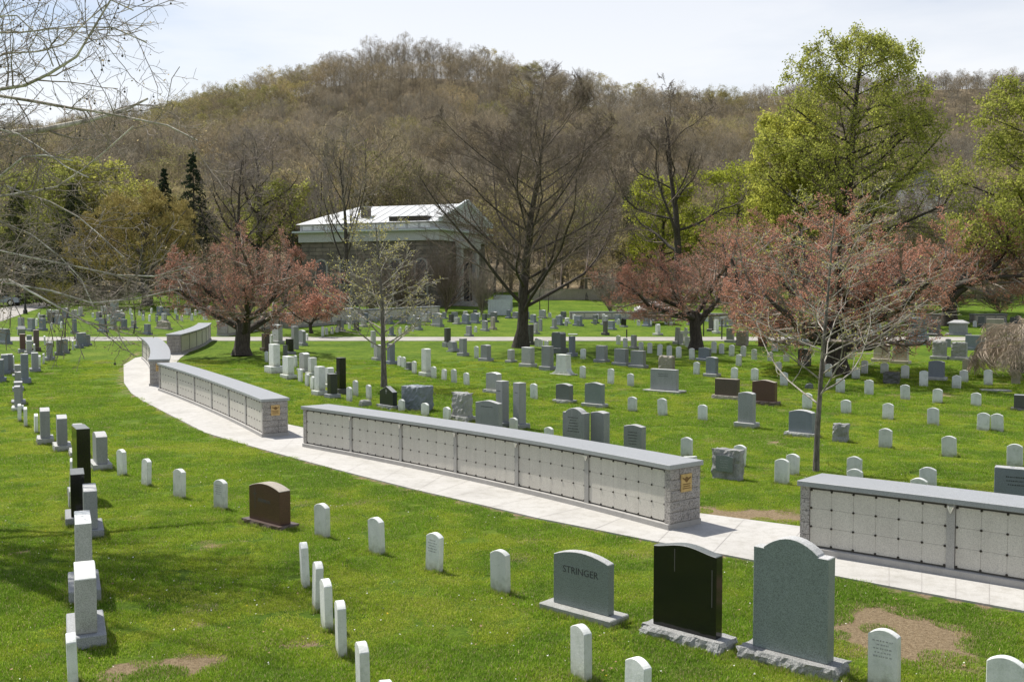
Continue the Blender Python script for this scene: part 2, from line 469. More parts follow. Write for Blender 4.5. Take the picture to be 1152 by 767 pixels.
# ------------------------------------------------------------------ columbarium walls
def arc_pts(A, B, n, Rr=80.0, side=1):
    """n+1 points from A to B on a shallow arc bulging to `side`"""
    d = B - A; L = d.length; t = d / L; nn = Vector((t.y, -t.x, 0)) * side
    sag = L * L / (8 * Rr); out = []
    for i in range(n + 1):
        s = i / n
        out.append(A + d * s + nn * (4 * sag * s * (1 - s)))
    return out
def wall(A, B, label, bays=6, depth=.74, side=-1, H=1.2, detail=2, ends=(True, True), Rr=80., ncol=6, plaques=(0, -1), group='curved granite columbarium walls'):
    """front face runs A -> B; depth goes to the inner side"""
    A = Vector((A.x, A.y, 0)); B = Vector((B.x, B.y, 0))
    d = (B - A).normalized(); inn = Vector((-d.y, d.x, 0)) * (-side)
    loc = A.copy(); loc.z = float(lawn(A.y))
    root = empty('columbarium_wall', loc, 0, label, 'columbarium wall', group)
    def G(p, off, z):
        q = p + inn * off
        return Vector((q.x, q.y, float(lawn(p.y)) + z)) - loc
    nseg = bays * 2
    P = arc_pts(A, B, nseg, Rr, side)
    def run(name, o0, o1, z0, z1, mat, ext=0.0, bev=.006):
        mb = MB(); n = len(P)
        PP = list(P); PP[0] = P[0] - (P[1] - P[0]).normalized() * ext; PP[-1] = P[-1] + (P[-1] - P[-2]).normalized() * ext
        for p in PP:
            mb.v += [tuple(G(p, o0, z0)), tuple(G(p, o1, z0)), tuple(G(p, o1, z1)), tuple(G(p, o0, z1))]
        for i in range(n - 1):
            a = i * 4
            for k in range(4):
                l = (k + 1) % 4
                mb.f.append((a + k, a + l, a + 4 + l, a + 4 + k)); mb.mi.append(0)
        mb.f.append((3, 2, 1, 0)); mb.f.append(tuple((n - 1) * 4 + k for k in range(4))); mb.mi += [0, 0]
        me = mb.mesh(name); 
        import bmesh
        bm = bmesh.new(); bm.from_mesh(me); bmesh.ops.recalc_face_normals(bm, faces=bm.faces[:])
        if bev:
            ed = [e for e in bm.edges if len(e.link_faces) == 2 and e.calc_face_angle(0) > .6]
            bmesh.ops.bevel(bm, geom=ed, offset=bev, segments=1, affect='EDGES')
        bm.to_mesh(me); bm.free()
        return link(name, me, root, mat)
    run('plinth', -.07, depth + .07, -.15, .13, M['plinth'], .05)
    run('core', .03, depth - .03, .13, H - .09, M['mortar'], -.02, 0)
    run('cap', -.08, depth + .08, H - .085, H, M['cap'], .09)
    L = (B - A).length; pw = .13; endw = .10
    z0, z1 = .16, H - .13; rows = 3
    ros = []
    for b in range(bays):
        for face in ((0, 1) if detail else (0,)):
            mb = MB()
            s0 = (b + (pw / L * bays * .5 if b else endw / L * bays)) / bays
            s1 = (b + 1 - (pw / L * bays * .5 if b < bays - 1 else endw / L * bays)) / bays
            sag = L * L / (8 * Rr)
            def PT(s, o, z):
                nn = Vector((d.y, -d.x, 0)) * side
                return G(A + (B - A) * s + nn * (4 * sag * s * (1 - s)), o, z)
            g = .0016
            for c in range(ncol):
                a0 = s0 + (s1 - s0) * c / ncol + g / L; a1 = s0 + (s1 - s0) * (c + 1) / ncol - g / L
                for r in range(rows):
                    q0 = z0 + (z1 - z0) * r / rows + g; q1 = z0 + (z1 - z0) * (r + 1) / rows - g
                    o0, o1 = (0.0, .05) if face == 0 else (depth - .05, depth)
                    ring = [PT(a0, o0, q0), PT(a1, o0, q0), PT(a1, o1, q0), PT(a0, o1, q0), PT(a0, o0, q1), PT(a1, o0, q1), PT(a1, o1, q1), PT(a0, o1, q1)]
                    if side < 0: ring = [ring[i] for i in (3, 2, 1, 0, 7, 6, 5, 4)]
                    mb.hexa(ring)
            me = mb.mesh('niche_panel'); import bmesh
            bm = bmesh.new(); bm.from_mesh(me); bmesh.ops.recalc_face_normals(bm, faces=bm.faces[:]); bm.to_mesh(me); bm.free()
            link('niche_panel', me, root, M['niche'])
            if face == 0:
                for c in range(ncol + 1):
                    for r in range(rows + 1):
                        s = s0 + (s1 - s0) * c / ncol + (.02 / L if c == 0 else -.02 / L if c == ncol else 0)
                        ros.append(PT(s, -.008, z0 + (z1 - z0) * r / rows + (.012 if r == 0 else -.012 if r == rows else 0)))
        if b:   # pilaster
            c = (A + (B - A) * (b / bays)); nn = Vector((d.y, -d.x, 0)) * side; s = b / bays
            c = c + nn * (4 * L * L / (8 * Rr) * s * (1 - s))
            for o0, o1 in ((-.025, .06), (depth - .06, depth + .025)):
                h = d * (pw * .5 - .006)
                ring = [G(c - h, o0, .13), G(c + h, o0, .13), G(c + h, o1, .13), G(c - h, o1, .13), G(c - h, o0, H - .09), G(c + h, o0, H - .09), G(c + h, o1, H - .09), G(c - h, o1, H - .09)]
                mb = MB(); mb.hexa(ring); me = mb.mesh('pilaster'); import bmesh
                bm = bmesh.new(); bm.from_mesh(me); bmesh.ops.recalc_face_normals(bm, faces=bm.faces[:]); bm.to_mesh(me); bm.free()
                po = link('pilaster', me, root, M['pil'])
                if detail and o0 < 0:
                    vb = MB(); q = G(c, -.05, H - .14)
                    for k in (-1, 0, 1):
                        vb.tube([q + Vector((0, 0, -.085)), q + d * (k * .036) + Vector((0, 0, .015))], [.010, .019], 6)
                    vb.build('bud_vase', M['shell'], po)
    # rosettes
    if detail:
        # ring mesh for a rosette
        mb = MB(); yv = -inn
        mb.tube([inn * .012, yv * .007], [.021, .017], 6); rm = mb.mesh('rosette'); rm.materials.append(M['bronze'])
        ros.sort(key=lambda p: (p + loc).length)
        for p in ros[:98]: link('rosette', rm, root, None, p)
        if len(ros) > 98:
            mb = MB()
            for p in ros[98:]: mb.tube([p + inn * .012, p + yv * .007], [.021, .017], 6)
            tag(mb.build('rosette', M['bronze'], root), kind='stuff')
    # end piers of rough ashlar
    for e, (on, p, q) in enumerate(((ends[0], P[0], P[1]), (ends[1], P[-1], P[-2]))):
        if not on: continue
        t = (q - p).normalized(); n2 = inn
        mb = MB(); nr = 5 if detail else 3
        rnd = random.Random(e + bays)
        zz0, zz1 = .135, H - .09
        for r in range(nr):
            za = zz0 + (zz1 - zz0) * r / nr; zb = zz0 + (zz1 - zz0) * (r + 1) / nr
            cut = .5 + rnd.uniform(-.2, .2)
            for (oa, ob) in ((0., cut), (cut, 1.)):
                o0 = -.03 + (depth + .06) * oa + .004; o1 = -.03 + (depth + .06) * ob - .004
                nu, nv = 7, 5
                base = len(mb.v)
                for i in range(nu + 1):
                    for j in range(nv + 1):
                        o = o0 + (o1 - o0) * i / nu; z = za + .004 + (zb - za - .008) * j / nv
                        edge = i in (0, nu) or j in (0, nv)
                        bul = -.055 - (0 if edge else .012 + .022 * noise.noise(Vector((o * 9 + r, z * 13, e * 5 + bays))))
                        mb.v.append(tuple(G(p + t * bul, o, z)))
                for i in range(nu):
                    for j in range(nv):
                        a = base + i * (nv + 1) + j; mb.f.append((a, a + 1, a + nv + 2, a + nv + 1)); mb.mi.append(0)
                # sides
                ring = [G(p + t * -.055, o0, za + .004), G(p + t * -.055, o1, za + .004), G(p + t * .095, o1, za + .004), G(p + t * .095, o0, za + .004)]
                ring += [v + Vector((0, 0, zb - za - .008)) for v in ring]
                b0 = len(mb.v); mb.v += [tuple(v) for v in ring]
                for f in ((3, 2, 1, 0), (4, 5, 6, 7), (1, 2, 6, 5), (3, 0, 4, 7), (2, 3, 7, 6)):
                    mb.f.append(tuple(b0 + i for i in f)); mb.mi.append(0)
        me = mb.mesh('end_pier'); import bmesh
        bm = bmesh.new(); bm.from_mesh(me); bmesh.ops.remove_doubles(bm, verts=bm.verts[:], dist=.0004); bmesh.ops.recalc_face_normals(bm, faces=bm.faces[:]); bm.to_mesh(me); bm.free()
        pier = link('end_pier', me, root, M['ash'])
        if detail and e == 0:
            mb = MB(); c0, zc = depth * .5, H - .36
            def Q(o, z, out): return G(p + t * -(.055 + out), o, z)
            mb.hexa([Q(c0 - .14, zc - .16, .03), Q(c0 + .14, zc - .16, .03), Q(c0 + .14, zc - .16, 0), Q(c0 - .14, zc - .16, 0),
                     Q(c0 - .14, zc + .16, .03), Q(c0 + .14, zc + .16, .03), Q(c0 + .14, zc + .16, 0), Q(c0 - .14, zc + .16, 0)])
            pl = mb.build('brass_plaque', M['brass'], root)
            mb = MB()
            mb.tube([Q(c0, zc + .06, .03), Q(c0, zc + .06, .038)], [.05, .04], 10)
            for k in (-1, 1): mb.hexa([Q(c0 + k * .05, zc + .05, .031), Q(c0 + k * .105, zc + .08, .031), Q(c0 + k * .105, zc + .08, .036), Q(c0 + k * .05, zc + .05, .036), Q(c0 + k * .05, zc + .08, .031), Q(c0 + k * .105, zc + .105, .031), Q(c0 + k * .105, zc + .105, .036), Q(c0 + k * .05, zc + .08, .036)])
            for j, w in enumerate((.10, .085, .10)):
                z = zc - .03 - j * .038
                mb.hexa([Q(c0 - w, z, .031), Q(c0 + w, z, .031), Q(c0 + w, z, .035), Q(c0 - w, z, .035), Q(c0 - w, z + .014, .031), Q(c0 + w, z + .014, .031), Q(c0 + w, z + .014, .035), Q(c0 - w, z + .014, .035)])
            mb.build('relief', M['brassd'], pl)
    return root

# wall 1 (right): starts at u=903; extends past the frame
w1l = at(904, 622); w1r = at(1152, 662)
dW = (w1r - w1l); w1e = w1l + dW.normalized() * 13.6 + Vector((dW.y, -dW.x, 0)).normalized() * 1.1
W1 = wall(w1e, w1l, 'pale granite columbarium wall cut off by the right edge, nearest the camera', side=1)
W2 = wall(at(752.5, 597), at(343.5, 503.5), 'long central granite columbarium wall with brass plaque on its right end', side=1)
W3 = wall(at(296.4, 492.4), at(180, 440), 'curved granite columbarium wall with brass plaque, just before the left bend', side=1)
W4 = wall(at(169.5, 434.6), at(160.5, 404), 'columbarium wall seen end on at the leftmost bend of the path', side=1)
a5, b5 = at(188.7, 399), at(224.5, 382.5)
W5 = wall(b5, a5, 'farthest wall of the curve, its inner niche face turned to the path', side=-1, depth=.74, Rr=55.)
# path slab
inner = [at(*p) for p in ((1300, 640), (1152, 622), (1075, 610), (1000, 603), (905, 594), (775, 577), (700, 562), (600, 540), (520, 523), (440, 505), (343, 482), (324, 478), (260, 455), (225, 440), (210, 430), (200, 424), (195, 418), (198, 409), (207, 400), (222, 390), (238, 383.4))]
outr = OUT[:-1] + [at(165, 399)]
outr = OUT[:17] + [at(139, 411), at(152, 403), at(178, 398.5), at(222, 385.5)]
inner = inner[:17] + [at(196, 411), at(203, 403), at(216, 394), at(240, 383)]
strip('path', outr, inner, M['conc'], 'curved pale concrete path', 'path', .03)
# joints in the path
mb = MB()
for i in range(0, 16):
    for t in (0.0, .5):
        a = outr[i].lerp(outr[i + 1], t); b = inner[i].lerp(inner[i + 1], t)
        dd = (outr[i + 1] - outr[i]).normalized() * .0045
        n = 8
        for k in range(n):
            p = a.lerp(b, k / n); q = a.lerp(b, (k + 1) / n)
            b0 = len(mb.v)
            for w, sgn in ((p, -1), (p, 1), (q, 1), (q, -1)):
                mb.v.append((w.x + dd.x * sgn, w.y + dd.y * sgn, float(lawn(w.y)) + .034))
            mb.f.append((b0, b0 + 1, b0 + 2, b0 + 3)); mb.mi.append(0)
tag(mb.build('path_joints', plain('joint_line', (.36, .34, .315), .9)), 'joints scored across the path', 'path', kind='structure')
# far road and the drive at top left
Dn, Df = at(576, 383.5).y, at(576, 379.2).y
xs = np.linspace(-60, 75, 40)
strip('road', [Vector((x, Dn, 0)) for x in xs], [Vector((x, Df, 0)) for x in xs], M['road'], 'narrow pale road crossing the lawn', 'road', .02, 1)
strip('driveway', [at(-120, 400), at(-60, 378), at(0, 362), at(26, 353), at(50, 345.5), at(72, 341)], [at(-120, 372), at(-60, 358), at(0, 347), at(26, 342.5), at(50, 339.5), at(72, 338)], M['road'], 'pale driveway at the left edge', 'road', .02, 5)

# ------------------------------------------------------------------ headstones
def outline(kind, w, h, rng=None):
    """(x,z) outline counter-clockwise from bottom-left"""
    P = [(-w / 2, 0), (w / 2, 0)]
    n = 10
    if kind == 'f': P += [(w / 2, h), (-w / 2, h)]
    elif kind == 'a':
        s = min(.095 * w, .2 * h)
        for i in range(n + 1):
            t = i / n; x = w / 2 - w * t; P.append((x, h - s * (2 * t - 1) ** 2))
    elif kind == 'G':     # government headstone: slight segmental top
        s = .13 * w + .02
        for i in range(n + 1):
            t = i / n; x = w / 2 - w * t; P.append((x, h - s * (2 * t - 1) ** 2))
    elif kind == 's':
        s = .075 * w
        for i in range(n + 5):
            t = i / (n + 4); x = w / 2 - w * t; P.append((x, h - s + s * (.5 - .5 * math.cos(2 * math.pi * t)) ** .8))
    elif kind == 'o':     # shouldered round top
        s = .17 * w
        P += [(w / 2, h - s), (w * .36, h - s)]
        for i in range(n + 1):
            t = i / n; x = w * .36 - w * .72 * t; P.append((x, h - s + .02 * w + (s - .02 * w) * math.sin(math.pi * t) ** .85))
        P += [(-w * .36, h - s), (-w / 2, h - s)]
    elif kind == 'p':
        s = .22 * w; P += [(w / 2, h - s), (0, h), (-w / 2, h - s)]
    elif kind == 'c':     # cut corners / clipped
        s = .12 * w; P += [(w / 2, h - s), (w / 2 - s, h), (-w / 2 + s, h), (-w / 2, h - s)]
    return P
def slab(kind, w, t, h, bev=.008):
    mb = MB(); mb.prism(outline(kind, w, h), -t / 2, t / 2); return mb.mesh('slab', bev)
def rock(w, t, h, seed, amp=.03, top='f', flat_top=False, taper=0.0):
    """rock-faced block: displaced grid box"""
    gs = .045 if seed > 600 else .07
    nx, ny, nz = max(3, int(w / gs)), max(3, int(t / gs)), max(3, int(h / gs))
    nx, ny, nz = min(nx, 32), min(ny, 12), min(nz, 20)
    import bmesh
    idx = {}; V = []; Fc = []
    def vid(i, j, k):
        key = (i, j, k)
        if key not in idx:
            x, y, z = -w / 2 + w * i / nx, -t / 2 + t * j / ny, h * k / nz
            if top == 'a': z *= 1 - .14 * (2 * x / w) ** 2
            if top == 'p': z *= 1 - .16 * abs(2 * x / w)
            n = Vector(((i == nx) - (i == 0), (j == ny) - (j == 0), (k == nz and not flat_top)))
            edge = sum(1 for c in (i in (0, nx), j in (0, ny), k in (nz,)) if c)
            a = amp * (noise.noise(Vector((x * 6 + seed, y * 6, z * 6 + seed))) + .75 * noise.noise(Vector((x * 15, y * 15 + seed, z * 19)))) - (amp * .5 if edge > 1 else 0)
            if k == 0: a = 0
            f = 1 - taper * z / h
            V.append(((x + n.x * a) * f, (y + n.y * a) * f, z + n.z * a)); idx[key] = len(V) - 1
        return idx[key]
    for i in range(nx):
        for j in range(ny):
            Fc.append((vid(i, j, nz), vid(i + 1, j, nz), vid(i + 1, j + 1, nz), vid(i, j + 1, nz)))
    for i in range(nx):
        for k in range(nz):
            Fc.append((vid(i, 0, k), vid(i + 1, 0, k), vid(i + 1, 0, k + 1), vid(i, 0, k + 1)))
            Fc.append((vid(i + 1, ny, k), vid(i, ny, k), vid(i, ny, k + 1), vid(i + 1, ny, k + 1)))
    for j in range(ny):
        for k in range(nz):
            Fc.append((vid(nx, j, k), vid(nx, j + 1, k), vid(nx, j + 1, k + 1), vid(nx, j, k + 1)))
            Fc.append((vid(0, j + 1, k), vid(0, j, k), vid(0, j, k + 1), vid(0, j + 1, k + 1)))
    me = bpy.data.meshes.new('rock'); me.from_pydata(V, [], Fc); me.update(); return me

STONES = []   # (object, u, vb, description)
def marks(parent, w, t, h, mat, rows, seed, zc=.62, ww=.62, hgt=.018, gap=.042):
    rnd = random.Random(seed); last = None
    for r in range(rows):
        mb = MB()
        z = h * zc - r * gap; half = w * ww / 2 * rnd.uniform(.55, 1)
        x = -half
        while x < half:
            l = rnd.uniform(.012, .03)
            mb.box(x, min(x + l, half), -t / 2 - .0016, -t / 2 - .0004, z, z + hgt * rnd.uniform(.8, 1))
            x += l + rnd.uniform(.006, .016)
        last = mb.build('inscription_line', mat, parent)
    return last

def yaw_at(u, v):
    """default turn of the rows: degrees from facing the camera axis to facing left"""
    p = at(u, v)
    if u < 135 and v > 384: return 66
    if v < 384: return 52
    return 45 + max(-6, min(12, (-p.x) * 1.1))

def place(u, vb, w, h, yaw, T, Wmin=.2, Wmax=3., W=None, baseh=0):
    """solve centre, real width and height of a stone from its place in the view"""
    P = at(u, vb); D = P.y; k = D / F
    view = Vector((-P.x, -P.y, 0)).normalized()
    a = R(yaw); n = Vector((-math.sin(a), -math.cos(a), 0)); t = Vector((-n.y, n.x, 0))
    ca, sa = abs(n.dot(view)), abs(t.dot(view))
    if W is None:
        W = (w * k - T * sa) / max(ca, .22)
        W = max(Wmin, min(Wmax, W))
    ext = T / 2 * ca + W / 2 * sa
    C = P - view * ext * .92
    C.z = float(lawn(C.y))
    hz = zat(vb - h, C.y + T * .3) - C.z
    return C, W, max(.12, hz), -a

GOV = {}
def gov(u, vb, w, h, yaw=None, col='w', ins=False, lean=0):
    if yaw is None: yaw = yaw_at(u, vb)
    C, W, H, rz = place(u, vb, w, h, yaw + random.uniform(-3, 3), .10, .29, .40)
    H = min(max(H, .40), .95)
    W = max(.30, min(.36, W)) + random.uniform(-.008, .008)
    me = slab('G', W, .102, H + .1, .007)
    for v in me.vertices: v.co.z -= .1
    me.materials.append(M[col])
    o = bpy.data.objects.new('headstone', me); COL.objects.link(o)
    o.location = C; o.rotation_euler = (R(random.uniform(-2.2, 2.2)), R(random.uniform(-2.4, 2.4) + lean), rz)
    if ins: marks(o, W, .102, H, M['engrw'], 5, int(u), .8, .7)
    STONES.append((o, u, vb, {'w': 'white marble headstone with rounded top', 'c': 'cream marble headstone with rounded top', 'l': 'pale granite headstone with rounded top', 'g': 'small grey headstone', 't': 'small tan headstone'}[col], 'small upright white headstones in rows'))
    return o
CN = {'w': 'white marble', 'l': 'pale granite', 'g': 'grey granite', 'u': 'blue-grey granite', 'v': 'greenish grey granite', 's': 'slate grey granite', 'd': 'charcoal granite', 'k': 'glossy black granite', 'n': 'dark green granite', 'b': 'brown granite', 'm': 'reddish brown granite', 'c': 'cream marble', 't': 'tan stone', 'r': 'rock-faced grey'}
TOPM = dict(w='w', l='w', g='l', u='l', v='l', s='l', d='g', k='s', n='g', b='t', m='t', c='c', t='t', r='r')  # material for upward faces: paler sawn finish, sunlit brightness of tops painted in
TN = {'f': 'flat-topped', 'a': 'arch-topped', 's': 'wave-topped', 'o': 'round-shouldered', 'p': 'peaked', 'c': 'clipped-corner', 'r': 'rough'}
def fam(u, vb, w, h, col='g', top='f', yaw=None, base=1, T=.2, W=None, desc=None, ins=None, bcol=None, lean=0, bh=None, bx=.2):
    """family stone: tablet on a base (base: 0 none, 1 smooth, 2 rock-faced)"""
    if yaw is None: yaw = yaw_at(u, vb)
    P = at(u, vb); k = P.y / F
    C, WW, H, rz = place(u, vb, w, h, yaw, T, .25, 2.6, W)
    root = empty('headstone', C, rz)
    if lean: root.rotation_euler = (0, R(lean), rz)
    bhh = bh if bh else min(.2, H * .18)
    if base:
        bm_ = rock(WW + bx * 1.1, T + bx, bhh + .05, u, .05 if base == 2 and u > 600 and vb > 700 else .022 if base == 2 else .004, flat_top=True) if base == 2 else slab('f', WW + bx, T + bx, bhh + .05, .012)
        for v in bm_.vertices: v.co.z -= .05
        link('base', bm_, root, M[bcol or (col if col not in 'knm' else 'g')])
    else: bhh = -.05
    th = H - bhh
    if top == 'r': me = rock(WW, T, th, u * .37, .035, 'a')
    elif top == 'R': me = rock(WW, T, th, u * .37, .03, 'f')
    else: me = slab(top, WW, T, th)
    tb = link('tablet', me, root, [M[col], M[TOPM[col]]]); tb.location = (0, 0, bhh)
    me.update()
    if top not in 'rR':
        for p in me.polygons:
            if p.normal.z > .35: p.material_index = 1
    if ins: marks(tb, WW, T, th, M['engr' if col not in 'knmb' else 'engrb'], ins, int(u), .75, .55, .028, .08)
    d = desc or (CN[col] + ' ' + ('boulder-like stone' if top in 'rR' and not base else TN[top.lower()] + ' tablet'))
    STONES.append((root, u, vb, d, 'granite family headstones'))
    return root, tb, WW, th, T, bhh

# --- front row facing the camera
gov(137.6, 536, 11, 31, 47); gov(164.6, 548, 11, 32.5, 47); gov(202, 562, 15, 35, 46)
gov(248.3, 574.5, 15.7, 35.5, 42, ins=True); gov(362.8, 606.5, 18, 41, 44); gov(424.3, 625.4, 19.5, 44.3, 44); gov(488.4, 645, 21, 46.7, 44, ins=True)
gov(563.2, 669.5, 23.2, 52, 43); gov(994.5, 778, 37, 71, 40, ins=True); gov(1129.5, 822, 42, 85, 40)
gov(654, 768, 24, 67, 62); gov(716.6, 812, 29, 74, 58)
for a in ((343.8, 662, 11.4, 52.7), (357, 688, 12, 57), (368, 710.5, 14, 60.5), (384, 739, 14.6, 64.6), (408.8, 790, 17, 70), (432.7, 842, 19, 78)): gov(*a, yaw=71)

def text_mesh(s, size, ext=.001):
    cu = bpy.data.curves.new('t', 'FONT'); cu.body = s; cu.size = size; cu.align_x = 'CENTER'; cu.extrude = ext; cu.resolution_u = 3
    ob = bpy.data.objects.new('t', cu); me = bpy.data.meshes.new_from_object(ob)
    bpy.data.objects.remove(ob); return me
def add_text(tb, s, size, y, z, mat):
    me = text_mesh(s, size); o = link('inscription', me, tb, mat); o.rotation_euler = (math.pi / 2, 0, 0); o.location = (0, y - .0025, z); return o

r_, tb, WW, th, T, _ = fam(656, 700.5, 71, 81, 'v', 'a', 42, 1, .13, desc='grey granite tablet engraved STRINGER on a wide base', bcol='l', bh=.1, bx=.28)
add_text(tb, 'STRINGER', .13, -T / 2, th * .60, M['engr'])
fam(772.5, 729, 80, 118, 'k', 's', 42, 2, .15, desc='glossy black tablet with two thin pale lines, on rough base', bh=.13, bcol='r', bx=.26)
r_, tb, WW, th, T, _ = STONES[-1][0], STONES[-1][0].children[1], 1, 1, .2, 0
mb = MB()
mb.box(-.14, -.128, -.0775, -.0755, .72, 1.0); mb.build('streak', M['engrb'], tb)
mb = MB(); mb.box(.385, .397, -.0775, -.0755, .38, .83); mb.build('streak', M['engrb'], tb)
fam(891, 757, 92, 154, 'v', 'o', 42, 2, .17, desc='tall grey tablet with rounded shoulders, nearest large stone', bcol='r', bh=.14, bx=.26)
tb = STONES[-1][0].children[1]
r_, tb, WW, th, T, _ = fam(303.7, 596.5, 47, 54.5, 'm', 'a', 42, 2, .24, desc='dark brown tablet with small carved cross, alone on the near lawn', bcol='b', bh=.09)
mb = MB(); mb.box(-WW * .3 - .008, -WW * .3 + .008, -T / 2 - .003, -T / 2 - .0008, th * .3, th * .86); mb.box(-WW * .3 - .05, -WW * .3 - .009, -T / 2 - .003, -T / 2 - .0008, th * .68, th * .71); mb.box(-WW * .3 + .009, -WW * .3 + .05, -T / 2 - .003, -T / 2 - .0008, th * .68, th * .71)
mb.build('carved_cross', M['engrb'], tb); marks(tb, WW * .8, T, th, M['engrb'], 1, 5, .5, .6, .07)

# --- left column, seen edge-on
fam(97, 727, 21, 95, 'l', 'a', 66, 1, .24, W=.85, desc='light grey rough-topped tablet nearest in the left column', bcol='g')
gov(82.5, 776, 14, 65, 64)
fam(95, 677, 18, 97, 'l', 'f', 66, 1, .21, W=.9, bcol='g'); fam(102, 604, 15, 57, 'g', 'f', 66, 1, .22, W=.8)
fam(88, 591, 13, 62, 'k', 'f', 66, 1, .24, W=.7, desc='black square-cut tablet, lower of two black stones'); fam(92.5, 565, 19, 86, 'k', 'f', 60, 1, .26, W=.8, desc='tall black tablet with sloping top in the left column')
gov(81, 553, 5, 38, 68); gov(80, 572, 8, 18, 66, 'l')
fam(113, 529, 21, 44, 'g', 'a', 62, 2, .26, W=.85, bcol='l'); fam(88, 514, 18, 38, 'g', 'a', 64, 2, .24, W=.8, bcol='l')
fam(70, 508, 15.6, 42, 'g', 'a', 64, 2, .26, W=.75, bcol='l'); fam(51, 500, 13.5, 42, 'g', 'a', 64, 2, .26, W=.75, bcol='l')
gov(40.7, 488, 7, 23, 64); gov(29, 480.5, 7, 23, 66); gov(22, 475, 5.5, 21, 66)
fam(20, 463, 9, 29, 'g', 'f', 66, 1, .2, W=.6, bcol='w'); fam(21, 456, 12, 27, 'g', 'f', 64, 1, .3, W=.7); fam(20.5, 440, 8, 22, 'g', 'f', 64, 1, .24, W=.6)
fam(1, 430, 8, 26, 'u', 'f', 66, 1, .26, W=.6); gov(15.4, 414.6, 4, 14.7); gov(44.5, 413.5, 4, 14); gov(49, 409.8, 5, 12.5)
for a in ((5.5, 421.5, 7, 23, 'u'), (11, 420, 5, 22, 'g'), (28, 431, 15, 33, 'u'), (39.5, 418.5, 7, 22, 'g'), (56, 406, 11.5, 22, 'g'), (67, 399.5, 8, 17.5, 's'), (73, 397.6, 7, 16.5, 'g'), (89, 391.5, 8, 17, 'u'), (94, 389.5, 6, 15.5, 'u'), (98.5, 388.6, 4.5, 12, 'g'), (20.5, 424, 7.5, 14, 'g'), (25.6, 396.5, 6, 21, 'm'), (33, 387, 8, 10, 'u'), (33, 398, 7, 15, 'l'), (41, 395, 8, 24, 'b')):
    fam(*a, 'f' if a[0] != 56 else 'c', 62, 1, .3, W=.6)
fam(3, 387.5, 16, 18, 'u', 'f', 40, 1, .3, desc='wide blue-grey tablet at the left edge beside the road'); fam(24, 377, 14, 11, 'g', 'p', 60, 0, .5, W=.5, lean=24, desc='tilted grey wedge stone beside the road')
gov(50.6, 388, 6.5, 10.5); gov(82, 393.5, 5, 11); gov(39, 395.5, 4, 9)
for a in ((24, 371, 7, 14, 'g'), (35.5, 373, 8, 15, 'u'), (48, 372, 7.5, 14, 'u'), (66, 365, 9.5, 10.5, 'u'), (58, 364, 8.5, 13, 'd'), (84, 375.5, 5, 17, 'u'), (116, 374, 9, 16, 'u'), (127.6, 371, 7, 15, 'g'), (139.6, 371, 7, 12, 'u'), (150.6, 369.5, 6, 9, 'g'), (166, 376.5, 7.5, 12, 'u'), (184, 371, 16, 10, 't'), (48, 363, 6, 9, 's'), (129, 357, 9, 17, 'g'), (118, 353, 7, 9, 'u')):
    fam(*a, 'f' if a[0] != 184 else 'r', 45, 1, .25)
gov(41, 367, 4, 9); gov(58, 371, 4, 8.3); gov(69, 369.5, 4, 8)

# --- cluster left of the first young tree
fam(312, 387, 12, 22, 'l', 'f', None, 1, .3); fam(299, 395, 9, 20, 'b', 'f', None, 1, .3); gov(304.6, 391, 4, 15); fam(326, 398.5, 9, 17.5, 'k', 'f', None, 1, .3)
fam(321, 400, 5, 12, 's', 'f', None, 0, .2); fam(332, 393, 4.5, 26, 'g', 'f', None, 0, .3, W=.5, desc='tall thin grey pillar stone'); fam(339.6, 389, 9, 18, 'g', 'a'); gov(345, 383, 3.5, 8)
gov(300, 408, 4, 13); gov(299, 394, 3, 9)
fam(309, 420.5, 12.5, 33.5, 'w', 'f', None, 1, .34, bh=.35, bx=.36, desc='tall white monument on a thick square base'); fam(324.5, 426.5, 13, 26, 'w', 'f', None, 1, .3)
gov(332.6, 413.5, 4, 14); fam(342.6, 419.5, 12, 23, 'l', 'a', None, 1, .3); gov(338, 430.5, 5.5, 16); fam(351.5, 423, 10, 21, 'w', 'f', None, 1, .3); gov(345.6, 435, 5, 15); gov(351.6, 439, 4.5, 16)
fam(360, 445.4, 12.5, 33.5, 'w', 'f', None, 1, .3); fam(371, 436, 10, 23, 'w', 'a', None, 1, .28)
fam(374, 448.5, 11.5, 28.5, 'n', 'f', None, 1, .3, bcol='g', desc='dark green square tablet behind the central wall'); fam(384, 443, 11, 41, 'k', 'f', None, 1, .3, bcol='d', desc='tall narrow black tablet behind the central wall'); fam(381, 436, 5, 18, 's', 'f', None, 0, .2)
gov(393, 452.5, 6, 17.5); gov(400, 446, 6, 18.5); gov(415, 450, 6, 17.5)
fam(411, 458, 15, 9, 'l', 'r', None, 0, .45, desc='low pale mound-shaped stone behind the central wall')
r_, tb, WW, th, T, _ = fam(437, 461.5, 20, 27.5, 'n', 'p', None, 2, .2, bcol='g', desc='dark green tablet with carved pale cross')
mb = MB(); mb.box(-.012, .012, -T / 2 - .003, -T / 2 - .0008, th * .6, th * .88); mb.box(-.06, -.013, -T / 2 - .003, -T / 2 - .0008, th * .74, th * .78); mb.box(.013, .06, -T / 2 - .003, -T / 2 - .0008, th * .74, th * .78); mb.build('carved_cross', M['engrw'], tb)
fam(469.5, 464, 38, 31, 'u', 'R', 38, 0, .75, desc='massive rough-faced grey block behind the central wall')
gov(452, 464, 8, 15); gov(478, 469, 9.5, 16); gov(503, 474, 9.5, 16.5)
fam(520, 475, 25, 34, 'r', 'R', 46, 2, .32, bcol='r', desc='rough-faced grey block on rough base behind the central wall'); fam(550, 488, 31, 38, 'g', 's', 38, 1, .2, ins=1); fam(555.5, 443, 18, 24.5, 'l', 'a', 42, 2, .28)
